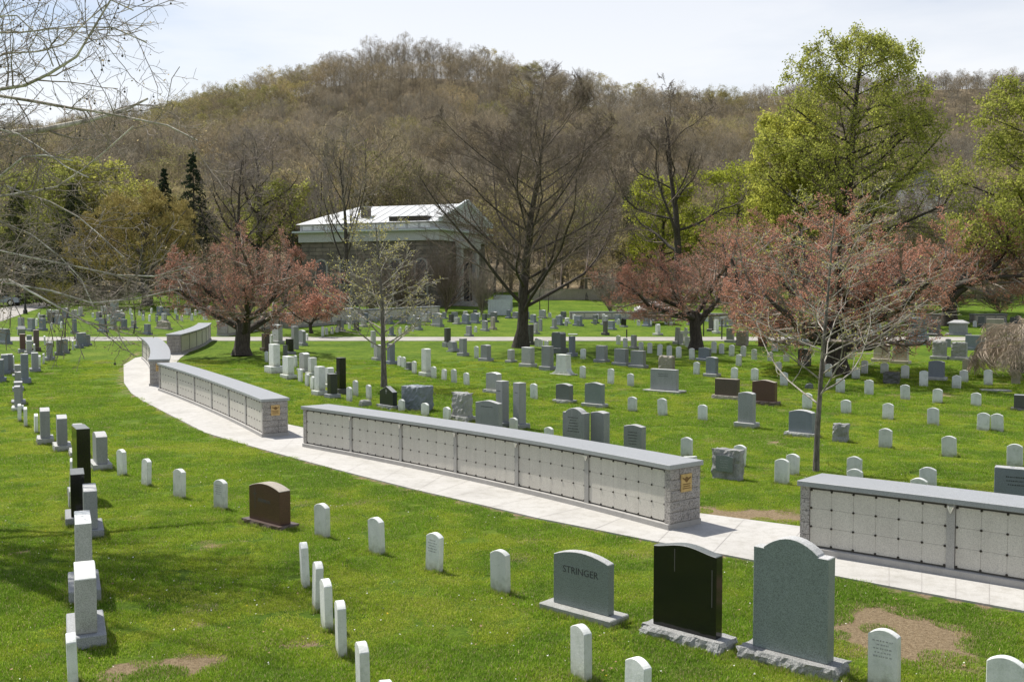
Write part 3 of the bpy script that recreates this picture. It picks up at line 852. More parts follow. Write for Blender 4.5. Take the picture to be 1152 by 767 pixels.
gov(449.5, 412.5, 3.5, 12); gov(454, 413.3, 3.5, 12); fam(460, 416.4, 4.5, 9, 's', 'f', None, 1, .2, W=.25); gov(466, 420.7, 4.5, 14.7)
fam(479.5, 423.8, 11, 32, 'w', 'a', None, 1, .3, desc='tall white arch-topped tablet on the middle lawn')
gov(488, 426, 4.7, 14); gov(499.5, 428.5, 5, 13.5); gov(511, 431.7, 6, 16.7); gov(525, 434.3, 5.6, 15.3)
fam(440, 410.5, 9, 24, 'u', 'f', None, 1, .3); fam(425, 405.5, 9, 18, 'l', 'a', None, 1, .3); fam(420, 391, 5, 19, 'l', 'f', None, 0, .25)
fam(503.5, 390.4, 6.5, 21.5, 'd', 'f', None, 1, .35, bh=.3, bcol='g'); fam(510, 396, 8, 13, 'g', 'p', 50, 1, .35, lean=-14, W=.5); fam(521, 400.5, 9, 20, 'g', 'f', None, 1, .3); gov(536, 403.3, 4, 14)
fam(546.6, 406.5, 12, 19, 'g', 'a', None, 1, .32); fam(527.5, 378.5, 7, 12, 'g', 'f'); gov(535, 374, 2.5, 7); fam(545.5, 372.5, 7, 12, 'g', 'a'); fam(554.5, 371, 5.5, 14.5, 't', 'a')
for a in ((492, 367.8, 12, 16, 'g', 'a'), (470, 371.5, 8, 14, 'g', 'a'), (478.6, 362.5, 9, 10, 'l', 'f'), (507.6, 362.5, 6, 9, 'd', 'f'), (514, 365, 7, 8, 'l', 'f'), (524, 365, 9, 12, 'u', 'a'), (534, 364, 10, 12, 'u', 'a'), (545, 362, 6, 9, 's', 'f'), (555.5, 362.5, 8, 12, 's', 'a'), (440.6, 378, 5, 10, 'u', 'f'), (383, 373, 8, 13, 'g', 'f'), (401, 372, 6, 9, 'd', 'f'), (409, 368, 7, 12, 'l', 'f')): fam(*a, None, 1, .25)
for a in ((457.5, 374.5, 3, 8), (363, 378, 3, 11), (367.5, 376.5, 3, 8), (373.5, 375.5, 3, 8), (379, 374, 2.5, 7), (393, 370, 2.5, 7), (450, 376, 3, 8), (464, 373, 3, 7)): gov(*a)

# --- middle lawn
for a in ((575, 408, 8, 15, 'l', 'f'), (594, 413.4, 15, 23, 'l', 'f'), (616, 417, 14, 28, 'g', 'f'), (643.5, 401, 7, 23, 'u', 'f'), (677, 408, 13.5, 19.5, 'g', 'f'), (699, 411.5, 16.5, 19.5, 'g', 'f'), (718, 414.6, 17.5, 20.5, 'g', 'f'), (597, 388, 6, 23, 'd', 'f'), (713, 392.5, 6, 15.6, 'l', 'f')): fam(*a, None, 1, .32)
fam(628.5, 397.5, 16.5, 24, 's', 'c', None, 1, .5, bh=.3, desc='large slate grey monument by the bare tree')
# white splayed base stone
C, WW, H, rz = place(634, 422.5, 16, 24, 44, .35)
root = empty('headstone', C, rz); mb = MB(); mb.prism([(-.55, -.05), (.55, -.05), (.55, .1), (.42, .16), (.33, .3), (.29, H - .06), (.31, H), (-.31, H), (-.29, H - .06), (-.33, .3), (-.42, .16), (-.55, .1)], -.2, .2)
mb.build('tablet', M['w'], root, bevel=.01); mb = MB(); mb.box(-.65, .65, -.3, .3, -.06, .06); mb.build('base', M['w'], root, bevel=.01)
STONES.append((root, 634, 422.5, 'white tablet flaring out at its foot', 'granite family headstones'))
for a in ((656, 404, 6.5, 12), (655.5, 426.5, 7, 15), (687, 432.4, 7.5, 18), (709.5, 435, 8, 15), (600.8, 449.7, 8.7, 18.5), (711.3, 464, 11, 18), (577.6, 486, 10, 16.5), (618, 501, 10, 21), (745.5, 468.8, 11, 21), (790.5, 474, 11, 19), (604, 390, 3, 10), (608.5, 390.5, 3, 9), (614.5, 391, 3, 8),
          (695.6, 387.7, 3, 10.5), (703.5, 391, 3, 11), (721.5, 393.5, 3.5, 9), (731, 397.3, 4, 12), (742, 400, 4, 13), (753, 400.8, 5, 12.5), (763.7, 402.8, 5, 13), (778.5, 405, 5.5, 13.5), (803, 397, 5, 13), (811.8, 397.8, 5, 11.5), (823, 400.8, 5.5, 13), (836, 401, 5, 12), (831, 412.4, 6, 14), (848.6, 404.6, 6, 12), (872, 395, 7, 11), (866.5, 407, 6.5, 11), (884.7, 407.5, 7, 9.5), (876, 417.6, 7, 11), (774, 390.3, 4, 12),
          (783.5, 422, 7.5, 15), (826, 428, 8, 15), (849, 429, 8.5, 15), (882, 434, 9, 15.5)): gov(*a)
fam(565.3, 482, 15, 54, 'g', 'f', 50, 1, .3, desc='left of the tall twin grey tablets', ins=1); fam(584.5, 484, 15, 54, 'g', 'f', 50, 1, .3, desc='right of the tall twin grey tablets', ins=1)
fam(635, 454.5, 20, 23.5, 's', 'a', 42, 2, .26, bcol='l'); fam(669, 459.8, 23, 30, 'v', 's', 40, 1, .22, bcol='l')
fam(648, 503, 31, 45, 'g', 'o', 40, 0, .28, ins=6, desc='grey round-peaked tablet with carved lines, left of its pair'); fam(675, 503, 22, 41, 'g', 's', 40, 0, .3, desc='grey tablet pressed against the round-peaked one'); fam(714, 512, 25.5, 35, 'g', 's', 40, 0, .22, ins=5)
gov(608, 372.6, 5, 14.5, col='g')
for a in ((600, 363.5, 7, 10, 'u', 'a'), (602.8, 375.6, 5, 12, 'l', 'f'), (623.5, 370, 5.5, 11.8, 'g', 'f'), (629, 366, 8, 11, 'u', 'f'), (650.5, 367, 9.5, 12, 'u', 'f'), (681, 377, 5.5, 16.5, 'd', 'f'), (688, 371, 8, 10, 'u', 'f'), (669.7, 364, 6, 10, 's', 'f'), (695, 363.5, 7, 10, 'u', 'f'), (701.6, 368, 6, 10, 'k', 'p'), (727.6, 367.5, 8, 12, 'u', 'f'), (638, 364, 6, 7, 'w', 'r')): fam(*a, None, 1, .25)
def flat_marker(u, v, w, d, mat, desc):
    p = at(u, v); k = p.y / F; mb = MB(); mb.box(-w * k / 2, w * k / 2, -d / 2, d / 2, -.05, .07)
    o = mb.build('flat_marker', M[mat], None, p, .01); o.rotation_euler = (0, 0, R(-10)); STONES.append((o, u, v, desc, 'granite family headstones'))
flat_marker(644.5, 376.5, 10, .5, 'w', 'white stone slab lying flat near the road'); flat_marker(1120, 440, 31, .45, 'l', 'pale stone slab lying flat on the right lawn')
fam(740, 377.3, 5.5, 13, 'w', 'p', None, 1, .3, bh=.15, bx=.3, desc='small white pointed monument beyond the road')
# cross with companions
P = at(771.5, 388.5); root = empty('cross_monument', P, R(-30), 'white marble cross standing left of the cherry trunk by the road', 'monument'); H = zat(368.5, P.y) - P.z
mb = MB(); mb.box(-.09, .09, -.08, .08, .1, H); mb.box(-.34, -.092, -.07, .07, H * .66, H * .66 + .17); mb.box(.092, .34, -.07, .07, H * .66, H * .66 + .17); mb.build('cross', M['w'], root, bevel=.012)
mb = MB(); mb.box(-.3, .3, -.22, .22, -.05, .1); mb.build('base', M['w'], root, bevel=.01)
fam(761.5, 387.3, 5.5, 19, 'l', 'f', None, 1, .25, lean=4); fam(766.5, 387.8, 4.5, 15, 'l', 'f', None, 0, .2)
fam(792.5, 406.5, 14.5, 16, 'u', 's', None, 1, .25, lean=3); fam(801, 424.7, 14, 23.5, 'u', 'a', 40, 1, .3, bcol='l')
fam(750, 417, 19.5, 17, 't', 'R', 40, 0, .35, desc='pale rough-faced block behind the wide grey tablet'); fam(747.5, 442, 32, 27, 'g', 'f', 38, 1, .24, bcol='l', ins=2, desc='wide flat-topped grey tablet on a thin long base', bh=.08, bx=.5)
fam(818, 449.7, 28, 24, 'b', 'f', 38, 2, .24, bcol='t', desc='brownish grey flat-topped tablet beside the mahogany one'); fam(860, 457, 28, 30, 'm', 's', 38, 2, .24, bcol='b', desc='mahogany wave-topped tablet on the right lawn')
fam(840, 482.5, 20, 42, 'g', 'a', 40, 1, .24, bcol='l'); fam(902, 492.5, 29.5, 32, 'u', 'a', 40, 2, .26, bcol='l'); gov(908, 461, 11, 19)
fam(905, 412, 15, 20, 'd', 'c', 40, 0, .3); fam(910.5, 437.5, 10, 7, 's', 'r', None, 0, .3); fam(821.5, 385.5, 9, 16.5, 'g', 'f'); fam(835, 389, 14.5, 17, 't', 'R', None, 0, .4); fam(858, 390, 11, 13.5, 'm', 'R', None, 0, .35)
fam(800, 373, 6, 17, 'd', 'f'); fam(805.7, 375.3, 5.5, 16, 'w', 'f', None, 1, .3)
# small statue monument
P = at(876, 375.6); root = empty('statue_monument', P, R(-30), 'grey monument topped by a small weathered figure beyond the road', 'monument')
mb = MB(); mb.box(-.55, .55, -.45, .45, -.05, .2); mb.box(-.35, .35, -.3, .3, .202, .9); mb.build('pedestal', M['g'], root, bevel=.02)
mb = MB(); mb.tube([(0, 0, .9), (0, 0, 1.05), (0, 0, 1.25), (0, 0, 1.36), (0, 0, 1.42), (0, 0, 1.52), (0, 0, 1.6)], [.22, .17, .2, .08, .1, .1, .02], 10); mb.build('figure', M['t'], root, smooth=True)

# --- behind the walls
gov(772.5, 516, 14, 24.5); fam(777.5, 531, 17, 18, 'w', 'f', 35, 0, .12, lean=-7, desc='small white slab leaning against the end of the central wall')
fam(818.7, 541, 38, 37, 'r', 'R', 36, 0, .3, desc='rough-edged grey stone with smooth inscribed panel'); 
r_ = STONES[-1][0]; 
C, WW, H, rz = place(818.7, 541, 38, 39, 36, .3)
mb = MB(); mb.prism(outline('a', WW * .58, H * .5), -.222, -.198); pnl = mb.build('inscribed_panel', M['v'], r_); pnl.location = (0, 0, H * .28)
marks(pnl, WW * .58, .444, H * .5, M['engrw'], 4, 9, .68, .6, .02, .055)
gov(831.6, 526, 14.5, 26); gov(891, 535, 15.6, 25); gov(879.5, 545.7, 17, 30)
gov(961, 537, 17, 24); gov(961.5, 552, 18, 25); gov(1044, 551, 19, 26); gov(1033.5, 563, 19, 26)
fam(1143, 566, 46, 41, 'u', 'f', 30, 0, .3, ins=3, desc='wide blue-grey tablet behind the right-hand wall')

# --- right lawn
fam(991.8, 407.5, 18, 21.5, 'c', 'a', 38, 1, .3, desc='left of the two cream tablets'); fam(1013, 409.7, 18, 21.5, 'c', 'a', 38, 1, .3, desc='right of the two cream tablets')
C, WW, H, rz = place(1032.5, 388, 28, 31, 35, .9)
root = empty('headstone', C, rz); mb = MB(); mb.box(-WW / 2, WW / 2, -.45, .45, -.05, H * .16); mb.box(-WW * .42, WW * .42, -.36, .36, H * .162, H * .34); mb.build('base', M['u'], root, bevel=.02)
mb = MB(); mb.prism([(x * 1.0, z) for x, z in outline('a', WW * .72, H * .66)], -.26, .26); o = mb.build('tablet', M['u'], root, bevel=.02); o.location = (0, 0, H * .34)
STONES.append((root, 1032.5, 388, 'largest blue-grey monument, on stepped base by the road', 'granite family headstones'))
fam(1051, 378.5, 13, 18.5, 'd', 'R', None, 1, .5)
P = at(1078, 377); root = empty('tomb', P, R(-30), 'low grey tomb with hipped stone lid beyond the road', 'tomb'); k = P.y / F
mb = MB(); mb.box(-.85, .85, -.6, .6, -.05, .12); mb.build('base', M['g'], root, bevel=.01); mb = MB(); mb.box(-.6, .6, -.42, .42, .12, .85); mb.build('chest', M['g'], root, bevel=.01)
mb = MB(); mb.hexa([(-.72, -.52, .852), (.72, -.52, .852), (.72, .52, .852), (-.72, .52, .852), (-.72, -.52, .93), (.72, -.52, .93), (.72, .52, .93), (-.72, .52, .93)]); mb.hexa([(-.7, -.5, .932), (.7, -.5, .932), (.7, .5, .932), (-.7, .5, .932), (-.3, -.1, 1.12), (.3, -.1, 1.12), (.3, .1, 1.12), (-.3, .1, 1.12)]); mb.build('lid', M['l'], root)
fam(1119, 387.5, 18, 29, 't', 'f', 30, 2, .6, bh=.3, bx=.5, desc='tall square grey-tan monument beside the weeping tree'); fam(1096.5, 394, 20, 17, 'u', 'f', 30, 1, .3)
fam(1057, 404.6, 16, 21, 'r', 'R', 36, 1, .35, desc='left of two rough-carved grey blocks', bcol='l'); fam(1079, 405.7, 17.5, 21, 'r', 'R', 36, 1, .35, desc='right of two rough-carved grey blocks', bcol='l')
fam(1066.7, 390.4, 6, 9.5, 'g', 'a', None, 0, .2); fam(1053.5, 428.3, 17.5, 23, 'u', 'a', 36, 2, .26, bcol='l'); fam(1003, 432.5, 18.5, 14.5, 'd', 'R', 30, 0, .5, desc='low dark rough cube under the big cherry')
for a in ((956.6, 404.2, 7, 13, 'c'), (966, 395.4, 6.5, 11.6, 'w'), (962.8, 426, 9, 13, 'w'), (972.4, 421, 7.5, 16, 'w'), (994.8, 421, 9, 13, 'w'), (1018, 425.5, 8.8, 15, 'w'), (1039, 435.3, 10, 18.6, 'w'), (1087, 416.7, 9.5, 13, 'c'), (1084.7, 430.5, 9, 14.5, 'w'), (1076, 437, 10.5, 15, 'w'), (1111.8, 433, 10, 17.5, 'w'), (1142.8, 432.5, 11, 16.5, 't'), (932, 424, 8, 15, 'w'), (945.3, 442, 10, 16.5, 'w'), (977.6, 445, 10.5, 18, 'w'), (1018.5, 450.2, 11.4, 17.7, 'w'), (1054.6, 454, 12, 17, 'w'), (1098, 457.9, 11.6, 16.4, 'w'), (952, 466.4, 12, 17, 'w'), (998.8, 473, 12.7, 19.7, 'w'), (1049.8, 479, 12.7, 20.8, 'w'), (1106, 485, 13.8, 21, 'w'), (1122, 486, 13.6, 21, 'w'), (996, 504.8, 15.3, 23.4, 'w'), (1068, 514, 16, 24, 'w'), (1141.7, 526, 17, 27, 'w'), (931, 412, 7, 14, 'w')):
    gov(a[0], a[1], a[2], a[3], 40, a[4])
fam(945.8, 498, 19.5, 22.5, 'r', 'R', 32, 0, .32, desc='rough-carved grey block behind the young tree on the right'); fam(1148, 462.5, 14, 19, 'd', 'f', 30, 2, .35); fam(1144, 420, 15, 13, 'd', 'f', 30, 1, .3)

# --- far rows beyond the road
rf = random.Random(11)
def far_row(u0, u1, v, step, hh):
    u = u0
    while u < u1:
        uu = u + rf.uniform(-.4, .4) * step; vv = v + rf.uniform(-1.2, 1.2)
        if rf.random() < .45: gov(uu, vv, 3.2, hh * rf.uniform(.62, .8), 45 + rf.uniform(-10, 10), rf.choice('wwwg'))
        else: fam(uu, vv, rf.uniform(5, 8.5), hh * rf.uniform(.85, 1.3), rf.choice('gguuulls'), rf.choice('faafs'), 40 + rf.uniform(-12, 12), 1, .28)
        u += step
far_row(112, 250, 361, 9.5, 10); far_row(118, 245, 354, 9, 9); far_row(44, 110, 357, 10, 9)
far_row(340, 470, 364, 9, 9); far_row(432, 560, 357.5, 10, 8)
far_row(572, 722, 358.5, 9, 8.5); far_row(640, 780, 366, 15, 9.5); far_row(735, 860, 361, 9, 10); far_row(814, 912, 367, 8.5, 9)
far_row(905, 1010, 372, 11, 12); far_row(925, 1060, 362, 10, 9); far_row(1085, 1118, 367, 10, 10); far_row(1128, 1152, 366, 9, 10)
far_row(890, 990, 384, 17, 14)

# ------------------------------------------------------------------ past 300: the smallest become one object
def merge_small(limit=292):
    global STONES
    def area(s):
        o = s[0]; ms = [o] if o.type == 'MESH' else [c for c in o.children]
        z = max((v.co.z + (c.location.z if c is not o else 0)) for c in ms for v in c.data.vertices); x = max(v.co.x for c in ms for v in c.data.vertices)
        return z * x * (F / o.location.y) ** 2
    bpy.context.view_layer.update()
    vis = sorted(STONES, key=area, reverse=True); small = vis[limit:]; keep = set(id(s[0]) for s in vis[:limit])
    V, Fc, mi, mats = [], [], [], []
    for s in small:
        o = s[0]
        for c in ([o] if o.type == 'MESH' else list(o.children)):
            W = o.matrix_basis @ c.matrix_basis if c is not o else o.matrix_basis
            b = len(V); V += [tuple(W @ v.co) for v in c.data.vertices]
            m = c.data.materials[0]
            if m not in mats: mats.append(m)
            for p in c.data.polygons: Fc.append(tuple(b + i for i in p.vertices)); mi.append(mats.index(m))
        for c in list(o.children_recursive) + [o]: bpy.data.objects.remove(c)
    me = bpy.data.meshes.new('distant_headstones'); me.from_pydata(V, [], Fc); me.polygons.foreach_set('material_index', mi); me.update()
    tag(link('distant_headstones', me, None, mats), 'small distant headstones crowded in rows beyond the road', 'headstones', kind='stuff')
    STONES = [s for s in STONES if id(s[0]) in keep]
merge_small()

# ------------------------------------------------------------------ labels for stones
LM = [(656, 700, 'the STRINGER tablet'), (772, 729, 'the glossy black tablet'), (891, 757, 'the tall round-shouldered tablet'), (303, 596, 'the dark brown tablet with cross'),
      (97, 727, 'the rough-topped left-column tablet'), (92, 565, 'the tall black left-column tablet'), (60, 381, 'the road at far left'), (270, 400, 'the left cherry trunk'), (432, 435, 'the middle young tree'),
      (587, 390, 'the big bare tree'), (380, 445, 'the two dark tablets behind the wall'), (575, 484, 'the tall twin grey tablets'), (747, 442, 'the wide flat-topped tablet'), (860, 457, 'the mahogany tablet'),
      (783, 392, 'the middle cherry trunk'), (938, 418, 'the right cherry trunk'), (918, 530, 'the young tree on the right'), (1002, 408, 'the cream tablet pair'), (1032, 388, 'the stepped blue-grey monument'),
      (1119, 387, 'the square tan monument'), (818, 541, 'the stone with inscribed panel'), (195, 380, 'the farthest curved wall'), (350, 375, 'the small pink tree'), (520, 350, 'the chapel'), (735, 352, 'the white canopy'), (1105, 486, 'the lone headstone pair on the right lawn'),
      (150, 353, 'the golden willow'), (28, 352, 'the lamp post'), (1148, 462, 'the right edge of the photo'), (20, 463, 'the left edge of the photo'), (876, 375, 'the small statue'), (648, 503, 'the round-peaked pair'), (309, 420, 'the white square-based monument')]
ORD = ['nearest', 'second', 'third', 'fourth', 'fifth', 'sixth', 'seventh', 'eighth', 'ninth', 'tenth', 'eleventh', 'twelfth', 'thirteenth', 'fourteenth', 'fifteenth', 'sixteenth', 'seventeenth', 'eighteenth']
def label_stones():
    G = {}
    cnt = {}
    for s in STONES: cnt[s[3]] = cnt.get(s[3], 0) + 1
    for o, u, v, d, g in STONES:
        if cnt[d] == 1 and len(d.split()) >= 5:
            tag(o, d, 'headstone', g); continue
        best = None
        for lu, lv, nm in LM:
            q = math.hypot(u - lu, (v - lv) * 2.2)
            if 3 < q and (best is None or q < best[0]): best = (q, lu, lv, nm)
        q, lu, lv, nm = best; du, dv = u - lu, (v - lv) * 2.0
        rel = ('left of' if du < 0 else 'right of') if abs(du) > abs(dv) else ('in front of' if dv > 0 else 'behind')
        G.setdefault((d, nm, rel), []).append((q, o, g))
    for (d, nm, rel), L in G.items():
        L.sort(key=lambda a: a[0])
        for i, (q, o, g) in enumerate(L):
            pos = '' if len(L) == 1 else (ORD[i] + (' ' if i == 0 else ' nearest '))
            dd = d if len(L) > 1 or len(d.split()) > 3 else d
            lab = f'{dd}, {pos}{rel} {nm}'
            for a_, b_ in (('marble headstone with rounded top', 'round-topped headstone'), ('the round-peaked pair', 'the peaked pair'), ('the lone headstone pair on the right lawn', 'the right lawn pair'), (' granite', '')):
                if len(lab.split()) > 16: lab = lab.replace(a_, b_)
            tag(o, lab, 'headstone', g)
label_stones()

# ------------------------------------------------------------------ tree growing
def norm(a): return a / np.maximum(np.linalg.norm(a, axis=-1, keepdims=True), 1e-9)
def sample(P, Rr, idx, t):
    K = P.shape[1] - 1; f = np.clip(t * K, 0, K - 1e-4); i = f.astype(int); w = (f - i)[:, None]
    p = P[idx, i] * (1 - w) + P[idx, i + 1] * w
    r = Rr[idx, i] * (1 - w[:, 0]) + Rr[idx, i + 1] * w[:, 0]
    tan = norm(P[idx, i + 1] - P[idx, i]); return p, r, tan
def spawn(P, Rr, rng, n, t0=.2, t1=1., ang=45, angv=12, ratio=.5, fall=.5, trop=.1, wob=.15, K=4, rr=.55, absl=None, flat=0, tip=.35, lens=None, tpow=1):
    Nn = P.shape[0]; idx = np.repeat(np.arange(Nn), n)
    base = (np.tile(np.arange(n), Nn) + rng.random(Nn * n)) / n
    t = t0 + (t1 - t0) * base ** tpow
    p, r, tan = sample(P, Rr, idx, t)
    L = np.linalg.norm(np.diff(P, axis=1), axis=2).sum(1)[idx] if absl is None else np.full(Nn * n, absl)
    L = L * ratio * (1 - fall * (t - t0) / max(t1 - t0, 1e-6)) * rng.uniform(.7, 1.25, Nn * n)
    az = np.tile(np.arange(n) * 2.39996, Nn) + rng.uniform(-.5, .5, Nn * n) + np.repeat(rng.uniform(0, 6.28, Nn), n)
    ref = np.where(np.abs(tan[:, 2:3]) < .95, np.array([[0, 0, 1.]]), np.array([[1., 0, 0]]))
    a = norm(np.cross(tan, ref)); b = np.cross(tan, a)
    side = a * np.cos(az)[:, None] + b * np.sin(az)[:, None]
    if flat: side[:, 2] *= (1 - flat); side = norm(side)
    th = np.radians(ang + rng.normal(0, angv, Nn * n))[:, None]
    d = norm(tan * np.cos(th) + side * np.sin(th))
    Q = np.zeros((Nn * n, K + 1, 3)); Q[:, 0] = p
    for k in range(K):
        d = norm(d + np.array([0, 0, trop]) + rng.normal(0, wob, (Nn * n, 3)))
        Q[:, k + 1] = Q[:, k] + d * (L / K)[:, None]
    r0 = r * rr
    RR = r0[:, None] * np.linspace(1, tip, K + 1)[None]
    return Q, RR
def tubes(P, Rr, s):
    Nn, K, _ = P.shape
    tan = np.empty_like(P); tan[:, 1:-1] = P[:, 2:] - P[:, :-2] if K > 2 else 0; tan[:, 0] = P[:, 1] - P[:, 0]; tan[:, -1] = P[:, -1] - P[:, -2]
    tan = norm(tan); ref = np.where(np.abs(tan[..., 2:3]) < .9, np.array([0, 0, 1.]), np.array([1., 0, 0]))
    a = norm(np.cross(tan, ref)); b = np.cross(tan, a)
    if s == 2:
        V = np.stack([P - a * Rr[..., None], P + a * Rr[..., None]], 2).reshape(-1, 3)
        i = (np.arange(Nn)[:, None] * K + np.arange(K - 1)[None]).ravel() * 2
        return V, np.stack([i, i + 1, i + 3, i + 2], 1)
    q = np.arange(s) * 2 * np.pi / s
    V = (P[:, :, None] + (a[:, :, None] * np.cos(q)[None, None, :, None] + b[:, :, None] * np.sin(q)[None, None, :, None]) * Rr[:, :, None, None]).reshape(-1, 3)
    n, k, m = np.meshgrid(np.arange(Nn), np.arange(K - 1), np.arange(s), indexing='ij')
    b0 = (n * K + k) * s; m2 = (m + 1) % s
    return V, np.stack([b0 + m, b0 + m2, b0 + s + m2, b0 + s + m], -1).reshape(-1, 4)
def leaves(C, size, rng, droop=0, asp=.55):
    n = len(C); d = norm(rng.normal(0, 1, (n, 3)) + np.array([0, 0, -droop])); e = norm(np.cross(d, rng.normal(0, 1, (n, 3))))
    s = size * rng.uniform(.6, 1.3, (n, 1))
    V = np.stack([C, C + d * s * .5 + e * s * asp * .5, C + d * s, C + d * s * .5 - e * s * asp * .5], 1).reshape(-1, 3)
    i = np.arange(n) * 4; return V, np.stack([i, i + 1, i + 2, i + 3], 1)
def along(P, rng, n, lo=.2, jit=.1):
    Nn = P.shape[0]; idx = np.repeat(np.arange(Nn), n); t = lo + (1 - lo) * rng.random(Nn * n)
    p, _, _ = sample(P, np.ones(P.shape[:2]), idx, t); return p + rng.normal(0, jit, p.shape)
def join(parts):
    V = []; Fs = []; mi = []; o = 0
    for v, f, m in parts: V.append(v); Fs.append(f + o); mi.append(np.full(len(f), m)); o += len(v)
    return np.concatenate(V), np.concatenate(Fs), np.concatenate(mi)
def dome(P, W, H, zc=.5, k=.62):
    c = np.array([0, 0, zc * H]); d = P - c
    up = np.where(d[..., 2] > 0, (1 - zc) * H, zc * H * .92)
    q = np.sqrt((d[..., 0] ** 2 + d[..., 1] ** 2) / (W / 2) ** 2 + (d[..., 2] / up) ** 2)
    q = q * (1 + .10 * np.sin(3 * np.arctan2(d[..., 1], d[..., 0]) + 4 * d[..., 2] / H) + .07 * np.sin(7 * np.arctan2(d[..., 1], d[..., 0]) + 9 * d[..., 2] / H))
    return c + d / np.maximum(1, q)[..., None] ** k
def trunk_line(h, r, rng, K=10, wob=.04, tip=.12, flare=1.5):
    P = np.zeros((1, K + 1, 3)); d = np.array([0, 0, 1.])
    for k in range(K):
        d = norm(d + rng.normal(0, wob, 3) * np.array([1, 1, .2])); P[0, k + 1] = P[0, k] + d * h / K
    t = np.linspace(0, 1, K + 1); rad = r * (1 - t * (1 - tip)); rad[0] *= flare
    return P, rad[None]

def build_tree(name, loc, H, Wd, seed, trunk, levels, leafspec=None, mats=('bark', 'twig', None), split=1, label=None, cat='tree', group=None, lean=None, mintw=.004, sides=None, extra=None, yaw=0, dm=None):
    """levels: list of dicts for spawn; branches up to level `split` go to the trunk mesh, the rest to the crown"""
    rng = np.random.default_rng(seed)
    P, Rr = trunk_line(rng=rng, **trunk); Lv = [(P, Rr)]
    if lean is not None: P += np.linspace(0, 1, P.shape[1])[None, :, None] ** 1.5 * np.array([lean[0], lean[1], 0])
    pr = [(P, Rr)]
    for li, lv in enumerate(levels):
        lv = dict(lv); src = lv.pop('src', None)
        p, r = pr[-1] if src is None else pr[src]
        q, rr_ = spawn(p, r, rng, **lv); pr.append((q, rr_))
    if extra: pr.insert(1, extra)
    allp = np.concatenate([p.reshape(-1, 3) for p, _ in pr[1:]])
    top = np.percentile(allp[:, 2], 99.7); sz = H / top
    wx = (np.percentile(allp[:, 0], 98.5) - np.percentile(allp[:, 0], 1.5)) or 1
    sx = Wd / wx
    sc = np.array([sx, sx, sz]); nl = len(pr); rs = (H / top)
    ss = sides or [10, 6, 4, 3, 3, 2]
    tp, cp = [], []
    for i, (p, r) in enumerate(pr):
        p = p * sc; r = np.maximum(r * rs, mintw)
        if dm and i > 0: p = dome(p * np.array([dm[0], dm[0], 1]), Wd, H, dm[1])
        v, f = tubes(p, r, ss[min(i, 5)])
        (tp if i <= split else cp).append((v, f, 0))
        pr[i] = (p, r)
    if leafspec:
        for (lvl, n, size, jit, mi, droop) in leafspec:
            c = along(pr[lvl][0], rng, n, .15, jit); v, f = leaves(c, size, rng, droop); cp.append((v, f, mi))
    V, Fq, mi = join(tp); root = empty(name, loc, yaw, label, cat, group)
    link('trunk', np_mesh('trunk', V, Fq, mi, True), root, M[mats[0]])
    V, Fq, mi = join(cp); link('crown', np_mesh('crown', V, Fq, mi, False), root, [M[m] for m in mats[1:] if m])
    return root

T = {}
# big bare tree
P0 = at(586, 391); H0 = zat(72, P0.y) - P0.z
T['bare'] = build_tree('bare_tree', P0, H0 * .985, 13.2, 3, dict(h=16, r=.46, K=12, wob=.02, tip=.12, flare=1.6),
    [dict(n=34, t0=.14, t1=.97, ang=46, angv=9, ratio=.56, fall=.48, trop=.115, wob=.085, K=8, rr=.36, tip=.2), dict(n=12, t0=.2, t1=1, ang=30, angv=8, ratio=.40, fall=.5, trop=.09, wob=.06, K=5, rr=.5),
     dict(n=9, t0=.15, t1=1, ang=28, angv=9, ratio=.42, fall=.4, trop=.07, wob=.07, K=3, rr=.5), dict(n=5, t0=.1, t1=1, ang=28, angv=10, ratio=.65, fall=.3, trop=.05, wob=.08, K=2, rr=.6)],
    None, ('bark', 'twig', None), 1, 'huge bare dark-limbed tree standing in the middle of the cemetery', mintw=.0075, group='trees of the cemetery', dm=(1.02, .48))

def cherry(u, v, vtop, wpx, seed, label, r=.33, nleaf=5, trunkh=1.4, leaf=.085, off=0, bud=0, gy=0, ntr=7):
    P = at(u, v); H = zat(vtop, P.y) - P.z; W = wpx * P.y / F
    return build_tree('cherry_tree', P, H, W, seed, dict(h=trunkh, r=r, K=4, wob=.05, tip=.8, flare=1.35),
        [dict(n=ntr, t0=.55, t1=1, ang=55, angv=13, absl=4.2, fall=.1, ratio=1, trop=.03, wob=.16, K=7, rr=.55, tip=.25), dict(n=12, t0=.12, t1=1, ang=46, angv=14, ratio=.5, fall=.4, trop=.05, wob=.16, K=5, rr=.5),
         dict(n=8, t0=.15, t1=1, ang=42, angv=14, ratio=.45, fall=.4, trop=.04, wob=.15, K=3, rr=.5), dict(n=5, t0=.1, t1=1, ang=42, angv=15, ratio=.55, fall=.3, trop=.05, wob=.15, K=2, rr=.6)],
        [(4, nleaf, leaf, .06, 1, 0), (3, 4, leaf, .08, 1, 0)], ('bark', 'twigg', 'lpink'), 1, label, mintw=.008, group='pink-leaved cherry trees', lean=(off, 0), dm=(1.3, .52))
T['c1'] = cherry(272, 400, 252, 138, 21, 'pink-leaved cherry tree forking low beside the curved wall', .33, 7)
T['c2'] = cherry(350, 375, 290, 78, 22, 'small pink-leaved cherry tree beyond the road', .16, 3, 1.0, .13)
T['c3'] = cherry(783, 393, 226, 190, 23, 'pink-leaved cherry tree left of the pair on the right', .30, 11, 1.7)
T['c4'] = cherry(940, 420, 214, 240, 25, 'widest pink-leaved cherry tree with long low limbs', .38, 9, 1.4, .09, ntr=13)
T['c5'] = cherry(1068, 366, 236, 175, 26, 'farthest pink-leaved cherry tree, at the right behind the road', .42, 10, 2.2, .13)

